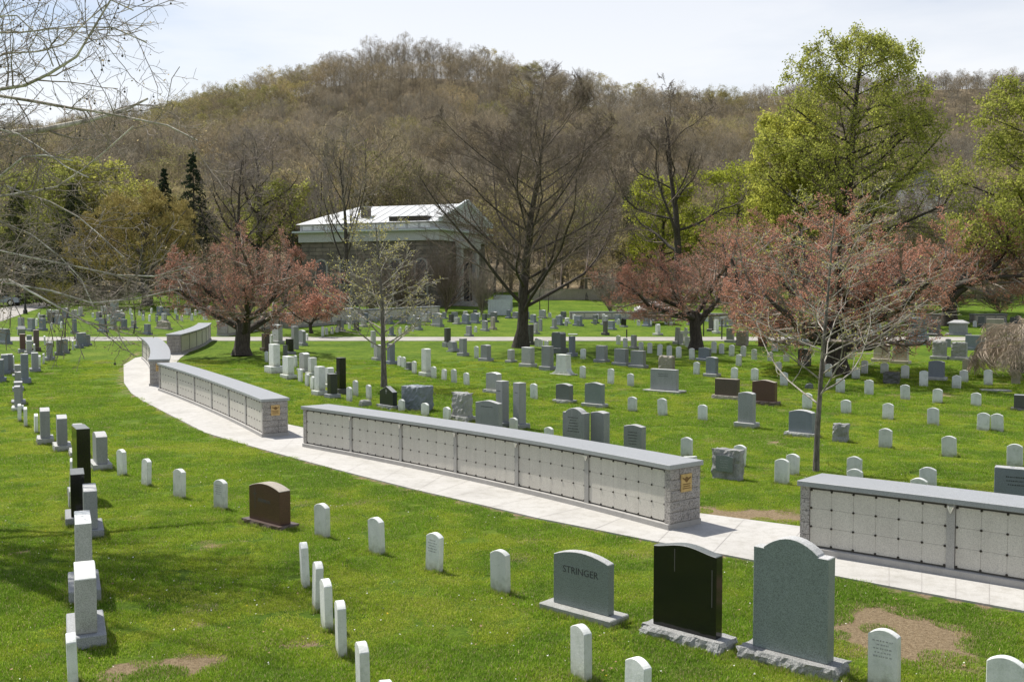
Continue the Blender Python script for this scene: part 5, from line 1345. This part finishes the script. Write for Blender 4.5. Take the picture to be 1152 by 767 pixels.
# ------------------------------------------------------------------ grass
def grass():
    rng = np.random.default_rng(9); srcs = []
    def fam_m(n_, m):
        return [leaf_mat('grass_' + n_, tuple(x * y for x, y in zip((.245, .372, .034), m)), .25, .5, 3), leaf_mat('grass_light_' + n_, tuple(x * y for x, y in zip((.37, .46, .07), m)), .25, .5, 3), leaf_mat('grass_dry_' + n_, (.50, .42, .24), .3, .4, 3)]
    gms = [fam_m('mid', (.95, .98, 1)), fam_m('yellow', (1.22, 1.10, 1.1)), fam_m('deep', (.68, .80, .9)), fam_m('pale', (1.35, 1.16, 1.5)), fam_m('lush', (.80, .92, .8)), fam_m('worn', (1.2, 1.02, 1.6))]
    gm = gms[0]
    for k in range(6):
        n = 560; a = rng.uniform(0, 6.28, n); r = .26 * np.sqrt(rng.random(n)); c = np.stack([r * np.cos(a), r * np.sin(a), np.full(n, -.005)], 1)
        az = rng.uniform(0, 6.28, n); h = rng.uniform(.02, .052, n) * (.7 if k % 2 else 1.0); w = rng.uniform(.0025, .0045, n)
        le = rng.uniform(.1, 1.1, n); d = np.stack([np.cos(az), np.sin(az), np.zeros(n)], 1); e = np.stack([-np.sin(az), np.cos(az), np.zeros(n)], 1)
        up = np.array([0, 0, 1.])
        m = c + up * (h * .6)[:, None] + d * (h * le * .25)[:, None]; t = c + up * h[:, None] + d * (h * le * .8)[:, None]
        V = np.stack([c - e * w[:, None], c + e * w[:, None], m + e * (w * .8)[:, None], m - e * (w * .8)[:, None], t], 1).reshape(-1, 3)
        i = np.arange(n) * 5; Fq = np.concatenate([np.stack([i, i + 1, i + 2, i + 3], 1), np.stack([i + 3, i + 2, i + 4, i + 4], 1)])
        me = bpy.data.meshes.new('tuft'); fs = [tuple(f) for f in np.stack([i, i + 1, i + 2, i + 3], 1).tolist()] + [tuple(f) for f in np.stack([i + 3, i + 2, i + 4], 1).tolist()]
        me.from_pydata(V.tolist(), [], fs); pick = rng.random(n); mi = np.where(pick < .62, 0, np.where(pick < .93, 1, 2)) if k != 5 else np.where(pick < .4, 0, 2)
        me.polygons.foreach_set('material_index', np.concatenate([mi, mi]).astype(np.int32)); me.update()
        for q in gms[k]: me.materials.append(q)
        srcs.append(me)
    pts = []
    for y0, y1, dens in ((9.5, 16, 20), (16, 22, 15), (22, 30, 10), (30, 42, 6), (42, 56, 3.2)):
        A = (y1 - y0) * (y0 + y1) * .5 * 1.16 * 1.0; n = int(A * dens)
        y = rng.uniform(y0, y1, n); x = rng.uniform(-1, 1, n) * y * .58; pts.append(np.stack([x, y], 1))
    p = np.concatenate(pts); x, y = p[:, 0], p[:, 1]
    # keep off the pavement: polygon test between outer and inner edge
    poly = [(a.x, a.y) for a in outr] + [(a.x, a.y) for a in inner[::-1]]
    def inside(x, y):
        ins = np.zeros(len(x), bool); j = len(poly) - 1
        for i in range(len(poly)):
            xi, yi = poly[i]; xj, yj = poly[j]
            ins ^= ((yi > y) != (yj > y)) & (x < (xj - xi) * (y - yi) / (yj - yi + 1e-12) + xi); j = i
        return ins
    ins = inside(x, y)
    e = np.minimum(dist_poly(x, y, OUT), dist_poly(x, y, inner))
    dd = dirt_at(x, y)
    keep = ~ins & (e > .20) & (rng.random(len(x)) > np.clip(dd * 1.3 - .1, 0, .97))
    x, y, dd = x[keep], y[keep], dd[keep]; n = len(x)
    f = np.array([noise.noise(Vector((a * 1.3, b_ * 1.3, 5))) for a, b_ in zip(x.tolist(), y.tolist())])
    f = f + 1.1 * np.array([noise.noise(Vector((a * .33 + 7, b_ * .33, 2))) for a, b_ in zip(x.tolist(), y.tolist())]) + rng.normal(0, .16, n)
    idx = np.where(f > .32, 2, np.where(f > .08, 4, np.where(f > -.18, 0, np.where(f > -.42, 1, 3)))); idx = np.where(rng.random(n) < .025 + dd * .3, 5, idx)
    ex = []; r2 = random.Random(3)
    for o, u, v, d_, g_ in STONES:
        if o.location.y > 40: continue
        c = o if o.type == 'MESH' else next((q for q in o.children if q.name.startswith('base')), o.children[0])
        xs_ = [q.co.x for q in c.data.vertices]; ys_ = [q.co.y for q in c.data.vertices]; hx, hy = max(xs_) + .02, max(ys_) + .02
        rz = o.rotation_euler.z; per = 4 * (hx + hy)
        for q in range(int(per / (.045 if o.location.y < 24 else .09))):
            if r2.random() < .5: lx, ly = r2.uniform(-hx, hx), hy * r2.choice((-1, 1))
            else: lx, ly = hx * r2.choice((-1, 1)), r2.uniform(-hy, hy)
            lx += r2.uniform(-.01, .02) * (1 if lx > 0 else -1); ly += r2.uniform(-.01, .02) * (1 if ly > 0 else -1)
            ex.append((o.location.x + lx * math.cos(rz) - ly * math.sin(rz), o.location.y + lx * math.sin(rz) + ly * math.cos(rz)))
    ex = np.array(ex); x = np.concatenate([x, ex[:, 0]]); y = np.concatenate([y, ex[:, 1]]); ne = len(ex)
    idx = np.concatenate([idx, rng.choice([6, 7], ne)]); dd = np.concatenate([dd, np.zeros(ne)]); n = len(x)
    # small clumps used along the stones' feet
    for k in range(2):
        m_ = 46; a = rng.uniform(0, 6.28, m_); r = .045 * np.sqrt(rng.random(m_)); c = np.stack([r * np.cos(a), r * np.sin(a), np.full(m_, -.005)], 1)
        az = rng.uniform(0, 6.28, m_); h = rng.uniform(.04, .085, m_); le = rng.uniform(.1, .9, m_); d = np.stack([np.cos(az), np.sin(az), np.zeros(m_)], 1); e_ = np.stack([-np.sin(az), np.cos(az), np.zeros(m_)], 1) * .003
        up = np.array([0, 0, 1.]); t_ = c + up * h[:, None] + d * (h * le * .6)[:, None]
        V = np.stack([c - e_, c + e_, t_], 1).reshape(-1, 3); me = bpy.data.meshes.new('clump'); me.from_pydata(V.tolist(), [], [(3 * q, 3 * q + 1, 3 * q + 2) for q in range(m_)])
        me.polygons.foreach_set('material_index', rng.choice([0, 0, 1, 2], m_).astype(np.int32)); me.update()
        for q in gm: me.materials.append(q)
        srcs.append(me)
    print('grass', n)
    scatter('grass', np.stack([x, y, lawn(y)], 1), rng.uniform(0, 6.28, n), rng.uniform(.7, 1.25, n) * (1 + np.clip((y - 20) / 30, 0, .6)), idx, srcs, 'short mown spring grass on the near lawn', 'grass')
    # fallen pale petals and small daisies
    mp = plain('petal_white', (.75, .73, .66), .8); md = plain('dry_leaf', (.34, .22, .12), .8); my = plain('dandelion_yellow', (.75, .55, .03), .8)
    pm = []
    for q, s in ((mp, .010), (md, .014), (my, .012)):
        mb = MB(); mb.v = [(-s, -s * .6, .03), (s * .4, -s, .036), (s, s * .5, .03), (-s * .3, s, .042)]; mb.f = [(0, 1, 2, 3)]; mb.mi = [0]; me = mb.mesh('petal'); me.materials.append(q); pm.append(me)
    n = 2200; y = 9.5 + 50 * rng.random(n) ** 1.3; x = rng.uniform(-1, 1, n) * y * .55
    cl = np.array([noise.noise(Vector((a * .35, b_ * .35, 8))) for a, b_ in zip(x.tolist(), y.tolist())]); k = cl > -.05
    x, y = x[k], y[k]; k = ~inside(x, y); x, y = x[k], y[k]; n = len(x)
    scatter('fallen_petals', np.stack([x, y, lawn(y) + .01], 1), rng.uniform(0, 6.28, n), rng.uniform(.6, 1.5, n), np.where(rng.random(n) < .70, 0, np.where(rng.random(n) < .9, 1, 2)), pm, 'small pale petals and dry leaves scattered on the grass', 'petals')
grass()

# ------------------------------------------------------------------ chapel
def chapel():
    phi = R(22); cx = (493 - CU) * 105 / F; base = Vector((cx, 105, float(lawn(105))))
    root = empty('chapel', base, 0, 'low stone chapel with pale metal hipped roof behind the trees', 'building')
    LD = Vector((-math.cos(phi), math.sin(phi), 0)); GD = Vector((math.sin(phi), math.cos(phi), 0)); Lg, Wg = 16.4, 12.0
    U = Vector((0, 0, 1)); eave = zat(249, 105) - base.z; ridge = zat(229.5, 111) - base.z
    def Q(l, g, z): return LD * l + GD * g + U * z
    def bx(mb, l0, l1, g0, g1, z0, z1, mi=0):
        mb.hexa([Q(l1, g0, z0), Q(l0, g0, z0), Q(l0, g1, z0), Q(l1, g1, z0), Q(l1, g0, z1), Q(l0, g0, z1), Q(l0, g1, z1), Q(l1, g1, z1)], mi)
    mb = MB(); bx(mb, 0, Lg, 0, Wg, -1.2, eave - 1.9)
    for i in range(14):
        z = -.2 + i * .45
    mb.build('wall', M['chapel'], root)
    mb = MB(); bx(mb, -.35, Lg + .35, -.35, Wg + .35, -1.2, .35); mb.build('plinth', M['chapel'], root)
    mb = MB(); bx(mb, -.25, Lg + .25, -.25, Wg + .25, eave - 1.9, eave - .9); mb.build('entablature', M['cornice'], root)
    mb = MB(); bx(mb, -.75, Lg + .75, -.75, Wg + .75, eave - .9, eave - .72); mb.build('cornice', M['paintw'], root)
    mb = MB(); bx(mb, -.15, Lg + .1, -.15, Wg + .15, eave - .72, eave - .02); at_ = mb.build('attic_band', M['cornice'], root)
    for i in range(11):
        mb = MB(); l = .8 + i * 1.42; bx(mb, l, l + 1.1, -.20, -.155, eave - .62, eave - .14); mb.build('attic_panel', M['housew'], root)
    # roof: gable at l=0, hip at far end
    mb = MB(); o = .45; z = eave
    V = [Q(-o, -o, z), Q(-o, Wg + o, z), Q(Lg + o, Wg + o, z), Q(Lg + o, -o, z), Q(-o, Wg / 2, ridge), Q(Lg - 3.6, Wg / 2, ridge), Q(Lg - 1, 2.2, z + .95), Q(Lg - 1, Wg - 2.2, z + .95)]
    mb.v = [tuple(v) for v in V]; mb.f = [(0, 4, 5, 6, 3), (1, 2, 7, 5, 4), (3, 6, 7, 2), (6, 5, 7), (0, 3, 2, 1), (0, 1, 4)]; mb.mi = [0] * 6
    rf_ = mb.build('roof', M['roofm'], root)
    mb = MB()
    for i in range(16):
        l = i * 1.1; top = Q(l, Wg / 2, ridge) if l < Lg - 3.6 else None
        if top is None: break
        a = Q(l, -o, z + .02); b_ = top + U * .02; s = LD * .025
        mb.hexa([a - s, a + s, b_ + s, b_ - s, a - s + U * .025, a + s + U * .025, b_ + s + U * .025, b_ - s + U * .025])
    mb.build('standing_seam', M['roofm'], rf_)
    mb = MB(); bx(mb, 9.1, 9.9, 1.5, 2.3, z + .2, z + 1.8); ch = mb.build('chimney', M['chapel'], rf_); mb = MB(); bx(mb, 9.0, 10.0, 1.4, 2.4, z + 1.8, z + 1.92); mb.build('chimney_cap', M['plinth'], ch)
    mb = MB(); bx(mb, 1.2, 5.6, -.12, 1.4, z + .05, z + .62); mb.build('roof_well', M['bark'], rf_)
    # pediment trim
    mb = MB()
    for g0, g1, za, zb in ((-.75, Wg / 2, z - .05, ridge), (Wg + .75, Wg / 2, z - .05, ridge)):
        a, b_ = Q(-.72, g0, za), Q(-.72, g1, zb); s = LD * .3
        mb.hexa([a, a + s, b_ + s, b_, a + U * .42, a + s + U * .42, b_ + s + U * .42, b_ + U * .42])
    mb.build('pediment_trim', M['paintw'], root)
    # portal on the gable side
    mb = MB(); bx(mb, -.9, -.36, 3.6, 4.3, .3, 6.2); bx(mb, -.9, -.36, 7.7, 8.4, .3, 6.2); bx(mb, -1.0, -.36, 3.4, 8.6, 6.2, 6.9); mb.build('portal', M['plinth'], root)
    mb = MB(); bx(mb, -.06, -.02, 4.4, 7.6, .3, 5.2); dr = mb.build('door', M['glass'], root)
    mb = MB(); bx(mb, -.12, -.07, 4.3, 4.4, .35, 5.2); bx(mb, -.12, -.07, 7.6, 7.7, .35, 5.2); bx(mb, -.12, -.07, 4.3, 7.7, 5.2, 5.35); bx(mb, -.12, -.07, 5.95, 6.05, .35, 5.2); mb.build('frame', M['plinth'], dr)
    mb = MB()
    for k in range(5): bx(mb, -3.0 + k * .42, -.36, 3.2, 8.8, -1.0 + k * .26, -.74 + k * .26 - .002)
    mb.build('steps', M['plinth'], root)
    for k in range(2):
        mb = MB(); g0 = 3.0 if k == 0 else 8.81; bx(mb, -3.1, -.36, g0 - .4 if k == 0 else g0, g0 + .19 if k == 0 else g0 + .5, -1, .6); mb.build('step_wall', M['plinth'], root)
    for i in range(5):
        l = 1.9 + i * 3.0; mb = MB()
        pts = [Q(l - .6, -.02, 1.6), Q(l + .6, -.02, 1.6)] + [Q(l + .6 * math.cos(t), -.02, 4.3 + .6 * math.sin(t)) for t in np.linspace(0, math.pi, 9)]
        mb.v = [tuple(p - GD * .03) for p in pts]; mb.f = [tuple(range(len(pts)))]; mb.mi = [0]; w_ = mb.build('window', M['glass'], root)
        mb = MB(); bx(mb, l - .8, l - .6, -.12, -.005, 1.4, 4.3); bx(mb, l + .6, l + .8, -.12, -.005, 1.4, 4.3); bx(mb, l - .85, l + .85, -.16, -.005, 1.2, 1.4)
        ar = [(.6, .8)] ; n = 8
        for q in range(n):
            t0, t1 = math.pi * q / n, math.pi * (q + 1) / n
            p = lambda r_, t: Q(l + r_ * math.cos(t), -.005, 4.3 + r_ * math.sin(t))
            r4 = [p(.6, t0), p(.8, t0), p(.8, t1), p(.6, t1)]; mb.hexa([*r4, *[v - GD * .11 for v in r4]])
        mb.build('window_surround', M['ash'], w_)
chapel()

# ------------------------------------------------------------------ far columbaria, fences, small things
def far_wall(u0, v0, u1, v1, hpx, label, bays=5, pier=True):
    a, b_ = at(u0, v0), at(u1, v1); D = (a.y + b_.y) / 2; Hh = hpx * D / F
    return wall(a, b_, label, bays=bays, depth=.8, side=1, H=Hh, detail=0, ends=(True, True), Rr=200, ncol=5, group='far columbarium walls')
def fw(u0, v0, u1, v1, hpx, label, bays=5):
    a, b_ = at(u0, v0), at(u1, v1)
    w = far_wall(u0, v0, u1, v1, hpx, label, bays); return w
fw(320, 367, 256, 378, 16, 'far columbarium wall seen behind the left cherry trunk', 5)
fw(404, 362, 324, 369.5, 16.5, 'far columbarium wall behind the small pink tree', 5)
fw(494, 357, 408, 361.5, 13, 'far columbarium wall in front of the chapel', 6)
fw(735, 359, 642, 359, 8.5, 'low far wall left of the white canopy', 6)
fw(836, 362, 770, 361, 9, 'low far wall right of the middle cherry', 5)
fw(1073, 362.5, 1012, 361.5, 9, 'low far wall behind the stepped monument', 4)
fw(1132, 363, 1096, 363, 10, 'low far wall beside the weeping tree', 3)
def low_wall(u0, u1, D, v, h, label):
    a, b_ = gpos(u0, D), gpos(u1, D); z = zat(v, D); mb = MB(); mb.box(0, b_.x - a.x, -.2, .2, min(a.z, z) - 1 - z, h); mb.box(-.1, b_.x - a.x + .1, -.28, .28, h + .002, h + .12)
    o = mb.build('retaining_wall', M['t'], None, (a.x, D, z)); tag(o, label, 'wall')
low_wall(596, 700, 118, 333, .7, 'long pale low wall between the huge bare tree and the canopy')

# board fence
P = at(549, 354.5); root = empty('board_fence', P, R(-15), 'short pale board fence beside the chapel steps', 'fence'); k = P.y / F
for i in range(9):
    mb = MB(); mb.box(i * .24, i * .24 + .22, 0, .05, 0, 1.45); mb.build('board', M['paintw'], root)
mb = MB(); mb.box(-.05, 2.2, .052, .12, .3, .42); mb.box(-.05, 2.2, .052, .12, 1.1, 1.22); mb.build('rail', M['paintw'], root)
root2 = dup(root, P + Vector((.5, 1.6, .25)), R(-15), (.85, 1, 1.1), 'second pale board fence standing just behind the short one')

# canopies
def canopy(u, v, wpx, hpx, label):
    P = at(u, v); k = P.y / F; w = wpx * k / 2; h = hpx * k; root = empty('canopy_tent', P, R(12), label, 'canopy', 'white canopy tents')
    mb = MB(); e = h * .55
    mb.v = [(-w, -w, e), (w, -w, e), (w, w, e), (-w, w, e), (-w, -w, e + .22), (w, -w, e + .22), (w, w, e + .22), (-w, w, e + .22), (-w * .35, -w * .35, e + (h - e) * .62), (w * .35, -w * .35, e + (h - e) * .62), (w * .35, w * .35, e + (h - e) * .62), (-w * .35, w * .35, e + (h - e) * .62), (0, 0, h)]
    for i in range(4):
        j = (i + 1) % 4; mb.f += [(i, j, 4 + j, 4 + i), (4 + i, 4 + j, 8 + j, 8 + i), (8 + i, 8 + j, 12)]; mb.mi += [0, 0, 0]
    mb.build('roof_canvas', M['canvas'], root)
    for sx in (-1, 1):
        for sy in (-1, 1):
            mb = MB(); mb.tube([(sx * w * .96, sy * w * .96, -.1), (sx * w * .96, sy * w * .96, e + .1)], .03, 6); mb.build('leg', M['paintw'], root)
canopy(736, 364, 36, 27, 'white peaked canopy tent beside the middle cherry'); canopy(212, 347, 22, 29, 'white peaked canopy tent far behind the left cherry'); 

# lamp post
P = at(28.5, 353); root = empty('street_lamp', P, 0, 'black lamp post beside the driveway at far left', 'lamp post')
mb = MB(); mb.tube([(0, 0, -.1), (0, 0, .35), (0, 0, .42), (0, 0, .9), (0, 0, 1.0), (0, 0, 3.9)], [.21, .19, .12, .09, .055, .045], 10); mb.build('post', M['iron'], root, smooth=False)
mb = MB(); mb.tube([(0, 0, 3.95), (0, 0, 4.05), (0, 0, 4.5)], [.07, .12, .2], 6); lt = mb.build('lantern', M['housew'], root); mb = MB(); mb.tube([(0, 0, 4.52), (0, 0, 4.62), (0, 0, 4.8)], [.26, .16, .02], 6); mb.build('lantern_roof', M['iron'], lt)

# thin posts
def pole(u, v, hpx, label, r=.045):
    P = at(u, v); h = hpx * P.y / F; mb = MB(); mb.tube([(0, 0, -.1), (0, 0, h), (0, 0, h + .06)], [r, r, .01], 6); o = mb.build('marker_post', M['iron'], None, P, smooth=False); tag(o, label, 'post')
pole(791.5, 378, 17, 'thin black post right of the middle cherry trunk'); pole(812, 382, 22, 'taller thin black post by the white pillar stone'); pole(705, 380, 9, 'short dark stake by the road, middle of the photo')
# low black railing at the far path
P = at(306, 373); root = empty('railing', P, R(10), 'small black railing beside the far path', 'railing'); 
for x in (-.55, .55):
    mb = MB(); mb.tube([(x, 0, -.1), (x, 0, 1.05), (x, 0, 1.12)], [.04, .04, .02], 6); mb.build('post', M['iron'], root)
mb = MB()
for z in (.35, .62): mb.tube([(-.51, 0, z), (.51, 0, z)], .025, 6)
mb.build('rail', M['iron'], root)

# thin saplings
def sapling(u, v, vtop, seed, label):
    P = at(u, v); build_tree('sapling', P, zat(vtop, P.y) - P.z, 2.6, seed, dict(h=4, r=.06, K=6, wob=.03, tip=.2, flare=1.1),
        [dict(n=16, t0=.35, t1=.97, ang=42, angv=9, ratio=.35, fall=.5, trop=.1, wob=.1, K=4, rr=.45), dict(n=6, t0=.2, t1=1, ang=40, angv=12, ratio=.45, fall=.4, trop=.05, wob=.12, K=3, rr=.6), dict(n=3, t0=.2, t1=1, ang=40, angv=12, ratio=.5, fall=.4, trop=.05, wob=.12, K=2, rr=.6)],
        None, ('bark', 'twigg', None), 0, label, cat='tree', mintw=.008, group='thin saplings beyond the road')
sapling(73, 380, 318, 81, 'thin bare sapling in the left rows by the road'); sapling(150.5, 375, 318, 82, 'thin bare sapling below the golden willow'); sapling(121, 379, 325, 83, 'thin bare sapling behind the hanging sycamore branch'); sapling(608, 357, 300, 84, 'thin sapling just right of the huge bare tree'); sapling(616.5, 352, 305, 85, 'second thin sapling right of the huge bare tree')
# bare shrubs
def shrub(u, v, vtop, wpx, seed, label, mat='twigg'):
    P = at(u, v); build_tree('bare_shrub', P, zat(vtop, P.y) - P.z, wpx * P.y / F, seed, dict(h=.3, r=.05, K=2, wob=.02, tip=.9, flare=1.),
        [dict(n=26, t0=.1, t1=1, ang=30, angv=16, absl=2.4, ratio=1, fall=.1, trop=.08, wob=.1, K=5, rr=.5), dict(n=9, t0=.15, t1=1, ang=28, angv=12, ratio=.45, fall=.3, trop=.06, wob=.12, K=3, rr=.6), dict(n=6, t0=.15, t1=1, ang=30, angv=12, ratio=.5, fall=.3, trop=.04, wob=.12, K=2, rr=.7)],
        None, ('twig', mat, None), 0, label, cat='shrub', mintw=.010, group='bare shrubs')
shrub(542, 354, 295, 34, 91, 'bare shrub before the chapel portal'); shrub(455, 350, 272, 70, 92, 'bare brown shrub under the chapel roof', 'twig'); shrub(502, 351, 262, 64, 93, 'dark bare shrub against the chapel side', 'twig'); shrub(686, 352, 305, 46, 94, 'bare grey shrub left of the canopy')
shrub(418, 352, 285, 60, 95, 'bare shrub in front of the chapel, left of the others'); shrub(1125, 352, 318, 60, 96, 'bare thicket under the right edge maple', 'twig'); shrub(1065, 352, 322, 50, 97, 'bare thicket behind the farthest cherry', 'twig'); shrub(870, 354, 318, 60, 98, 'olive thicket between the two cherries', 'folive')
shrub(125, 346, 312, 50, 99, 'bare thicket left of the golden willow', 'twigg'); shrub(60, 346, 315, 44, 89, 'olive thicket above the driveway', 'folive'); shrub(232, 348, 300, 44, 88, 'bare shrub right of the golden willow', 'twig')

# silver car at left edge
def car(u, v, label):
    P = at(u, v); root = empty('parked_car', P, R(18), label, 'car')
    prof = [(-2.1, .32), (2.1, .32), (2.15, .75), (1.9, .88), (1.1, .95), (.55, 1.42), (-1.1, 1.46), (-1.85, .98), (-2.15, .9)]
    mb = MB(); mb.prism(prof, -.85, .85); mb.build('body', M['car'], root, bevel=.05)
    for s in (-1, 1):
        mb = MB(); y = s * .853; pts = [(-1.5, 1.0), (.95, 1.0), (.5, 1.34), (-1.05, 1.38)]
        mb.prism(pts, min(y, y + s * .01), max(y, y + s * .01)); mb.build('side_window', M['glass'], root)
    mb = MB(); mb.hexa([(1.08, -.7, .99), (1.08, .7, .99), (1.0, .7, .97), (1.0, -.7, .97), (.60, -.6, 1.41), (.60, .6, 1.41), (.5, .6, 1.40), (.5, -.6, 1.40)]); mb.build('windscreen', M['glass'], root)
    for x in (-1.3, 1.3):
        for s in (-1, 1):
            mb = MB(); mb.tube([(x, s * .66, .33), (x, s * .88, .33)], .33, 16); w = mb.build('wheel', M['tyre'], root); mb = MB(); mb.tube([(x, s * .881, .33), (x, s * .89, .33)], .2, 12); mb.build('rim', M['shell'], w)
    for s in (-1, 1):
        mb = MB(); mb.box(2.14, 2.17, s * .6 - .15, s * .6 + .15, .62, .76); mb.build('headlight', M['shell'], root)
car(-2, 344, 'silver car parked on the driveway at the left edge')
# white house glimpsed at left
def house(u, D, v, w, h, label):
    P = gpos(u, D); P.z = zat(v, D) ; root = empty('house', P, R(-20), label, 'house'); mb = MB(); mb.box(-w / 2, w / 2, -3, 3, -4, h); mb.build('wall', M['housew'], root)
    mb = MB(); mb.prism([(-w / 2 - .4, h), (w / 2 + .4, h), (w / 2 - 1.5, h + 2.2), (-w / 2 + 1.5, h + 2.2)], -3.4, 3.4); mb.build('roof', M['shingle'], root)
    for i in range(3):
        x = -w * .33 + i * w * .33; mb = MB(); mb.box(x - .45, x + .45, -3.04, -3.005, .6, 2.0); mb.build('window', M['glass'], root)
house(62, 150, 288, 9, 3.0, 'white house glimpsed through branches left of the willow'); house(1022, 150, 232, 8, 2.5, 'pale house glimpsed under the tall maple')

# ------------------------------------------------------------------ camera, sun, sky
cam = bpy.data.cameras.new('camera'); cam.sensor_width = 36; cam.lens = F / 1152 * 36; cam.clip_end = 4000; cam.clip_start = .1
co = bpy.data.objects.new('camera', cam); COL.objects.link(co); co.location = (0, 0, CH); co.rotation_euler = (math.pi / 2 - PITCH, 0, 0); S.camera = co
EL = R(58); azv = Vector((-.74, .67, 0)).normalized()
sd = Vector((azv.x * math.cos(EL), azv.y * math.cos(EL), math.sin(EL)))
sl = bpy.data.lights.new('sun', 'SUN'); sl.energy = 4.6; sl.angle = R(.55); sl.color = (1, .955, .88)
so = bpy.data.objects.new('sun', sl); COL.objects.link(so); so.rotation_euler = (-sd).to_track_quat('-Z', 'Y').to_euler(); so.location = (-20, 10, 40)
w = bpy.data.worlds.new('World'); S.world = w; w.use_nodes = True; nt = w.node_tree; bg = nt.nodes['Background']
sky = nt.nodes.new('ShaderNodeTexSky'); sky.sky_type = 'NISHITA'; sky.sun_disc = False; sky.sun_elevation = EL; sky.sun_rotation = math.atan2(sd.x, sd.y); sky.air_density = 1.0; sky.dust_density = 1.2; sky.ozone_density = 1.2
tc = nt.nodes.new('ShaderNodeTexCoord'); mp = nt.nodes.new('ShaderNodeMapping'); mp.inputs['Scale'].default_value = (1.2, 1.0, 5.5); mp.inputs['Rotation'].default_value = (R(8), R(-14), 0)
nt.links.new(tc.outputs['Generated'], mp.inputs['Vector'])
n1 = noise_n(nt, mp.outputs[0], 1.5, 7, .55)
sx = nt.nodes.new('ShaderNodeSeparateXYZ'); nt.links.new(tc.outputs['Generated'], sx.inputs[0])
lo = nt.nodes.new('ShaderNodeMapRange'); lo.inputs[1].default_value = .0; lo.inputs[2].default_value = .75; lo.inputs[3].default_value = 1.; lo.inputs[4].default_value = .12
nt.links.new(sx.outputs[2], lo.inputs[0])
xr = nt.nodes.new('ShaderNodeMapRange'); xr.inputs[1].default_value = -.5; xr.inputs[2].default_value = -.1; xr.inputs[3].default_value = -.08; xr.inputs[4].default_value = .10; nt.links.new(sx.outputs[0], xr.inputs[0])
fac = math_n(nt, 'ADD', n1, xr.outputs[0])
fr = ramp(nt, fac, [(.36, (.30,) * 3), (.50, (.80,) * 3), (.62, (1,) * 3)])
fac2 = math_n(nt, 'MULTIPLY', fr, lo.outputs[0])
cc = mixc(nt, sky.outputs[0], (8.5, 8.45, 8.45), fac2)
nt.links.new(cc, bg.inputs['Color']); bg.inputs['Strength'].default_value = .1
S.view_settings.view_transform = 'Standard'; S.view_settings.look = 'None'; S.view_settings.exposure = .38; S.view_settings.gamma = 1
S.cycles.max_bounces = 5; S.cycles.diffuse_bounces = 2; S.cycles.transmission_bounces = 3; S.cycles.transparent_max_bounces = 8
S.cycles.use_denoising = True
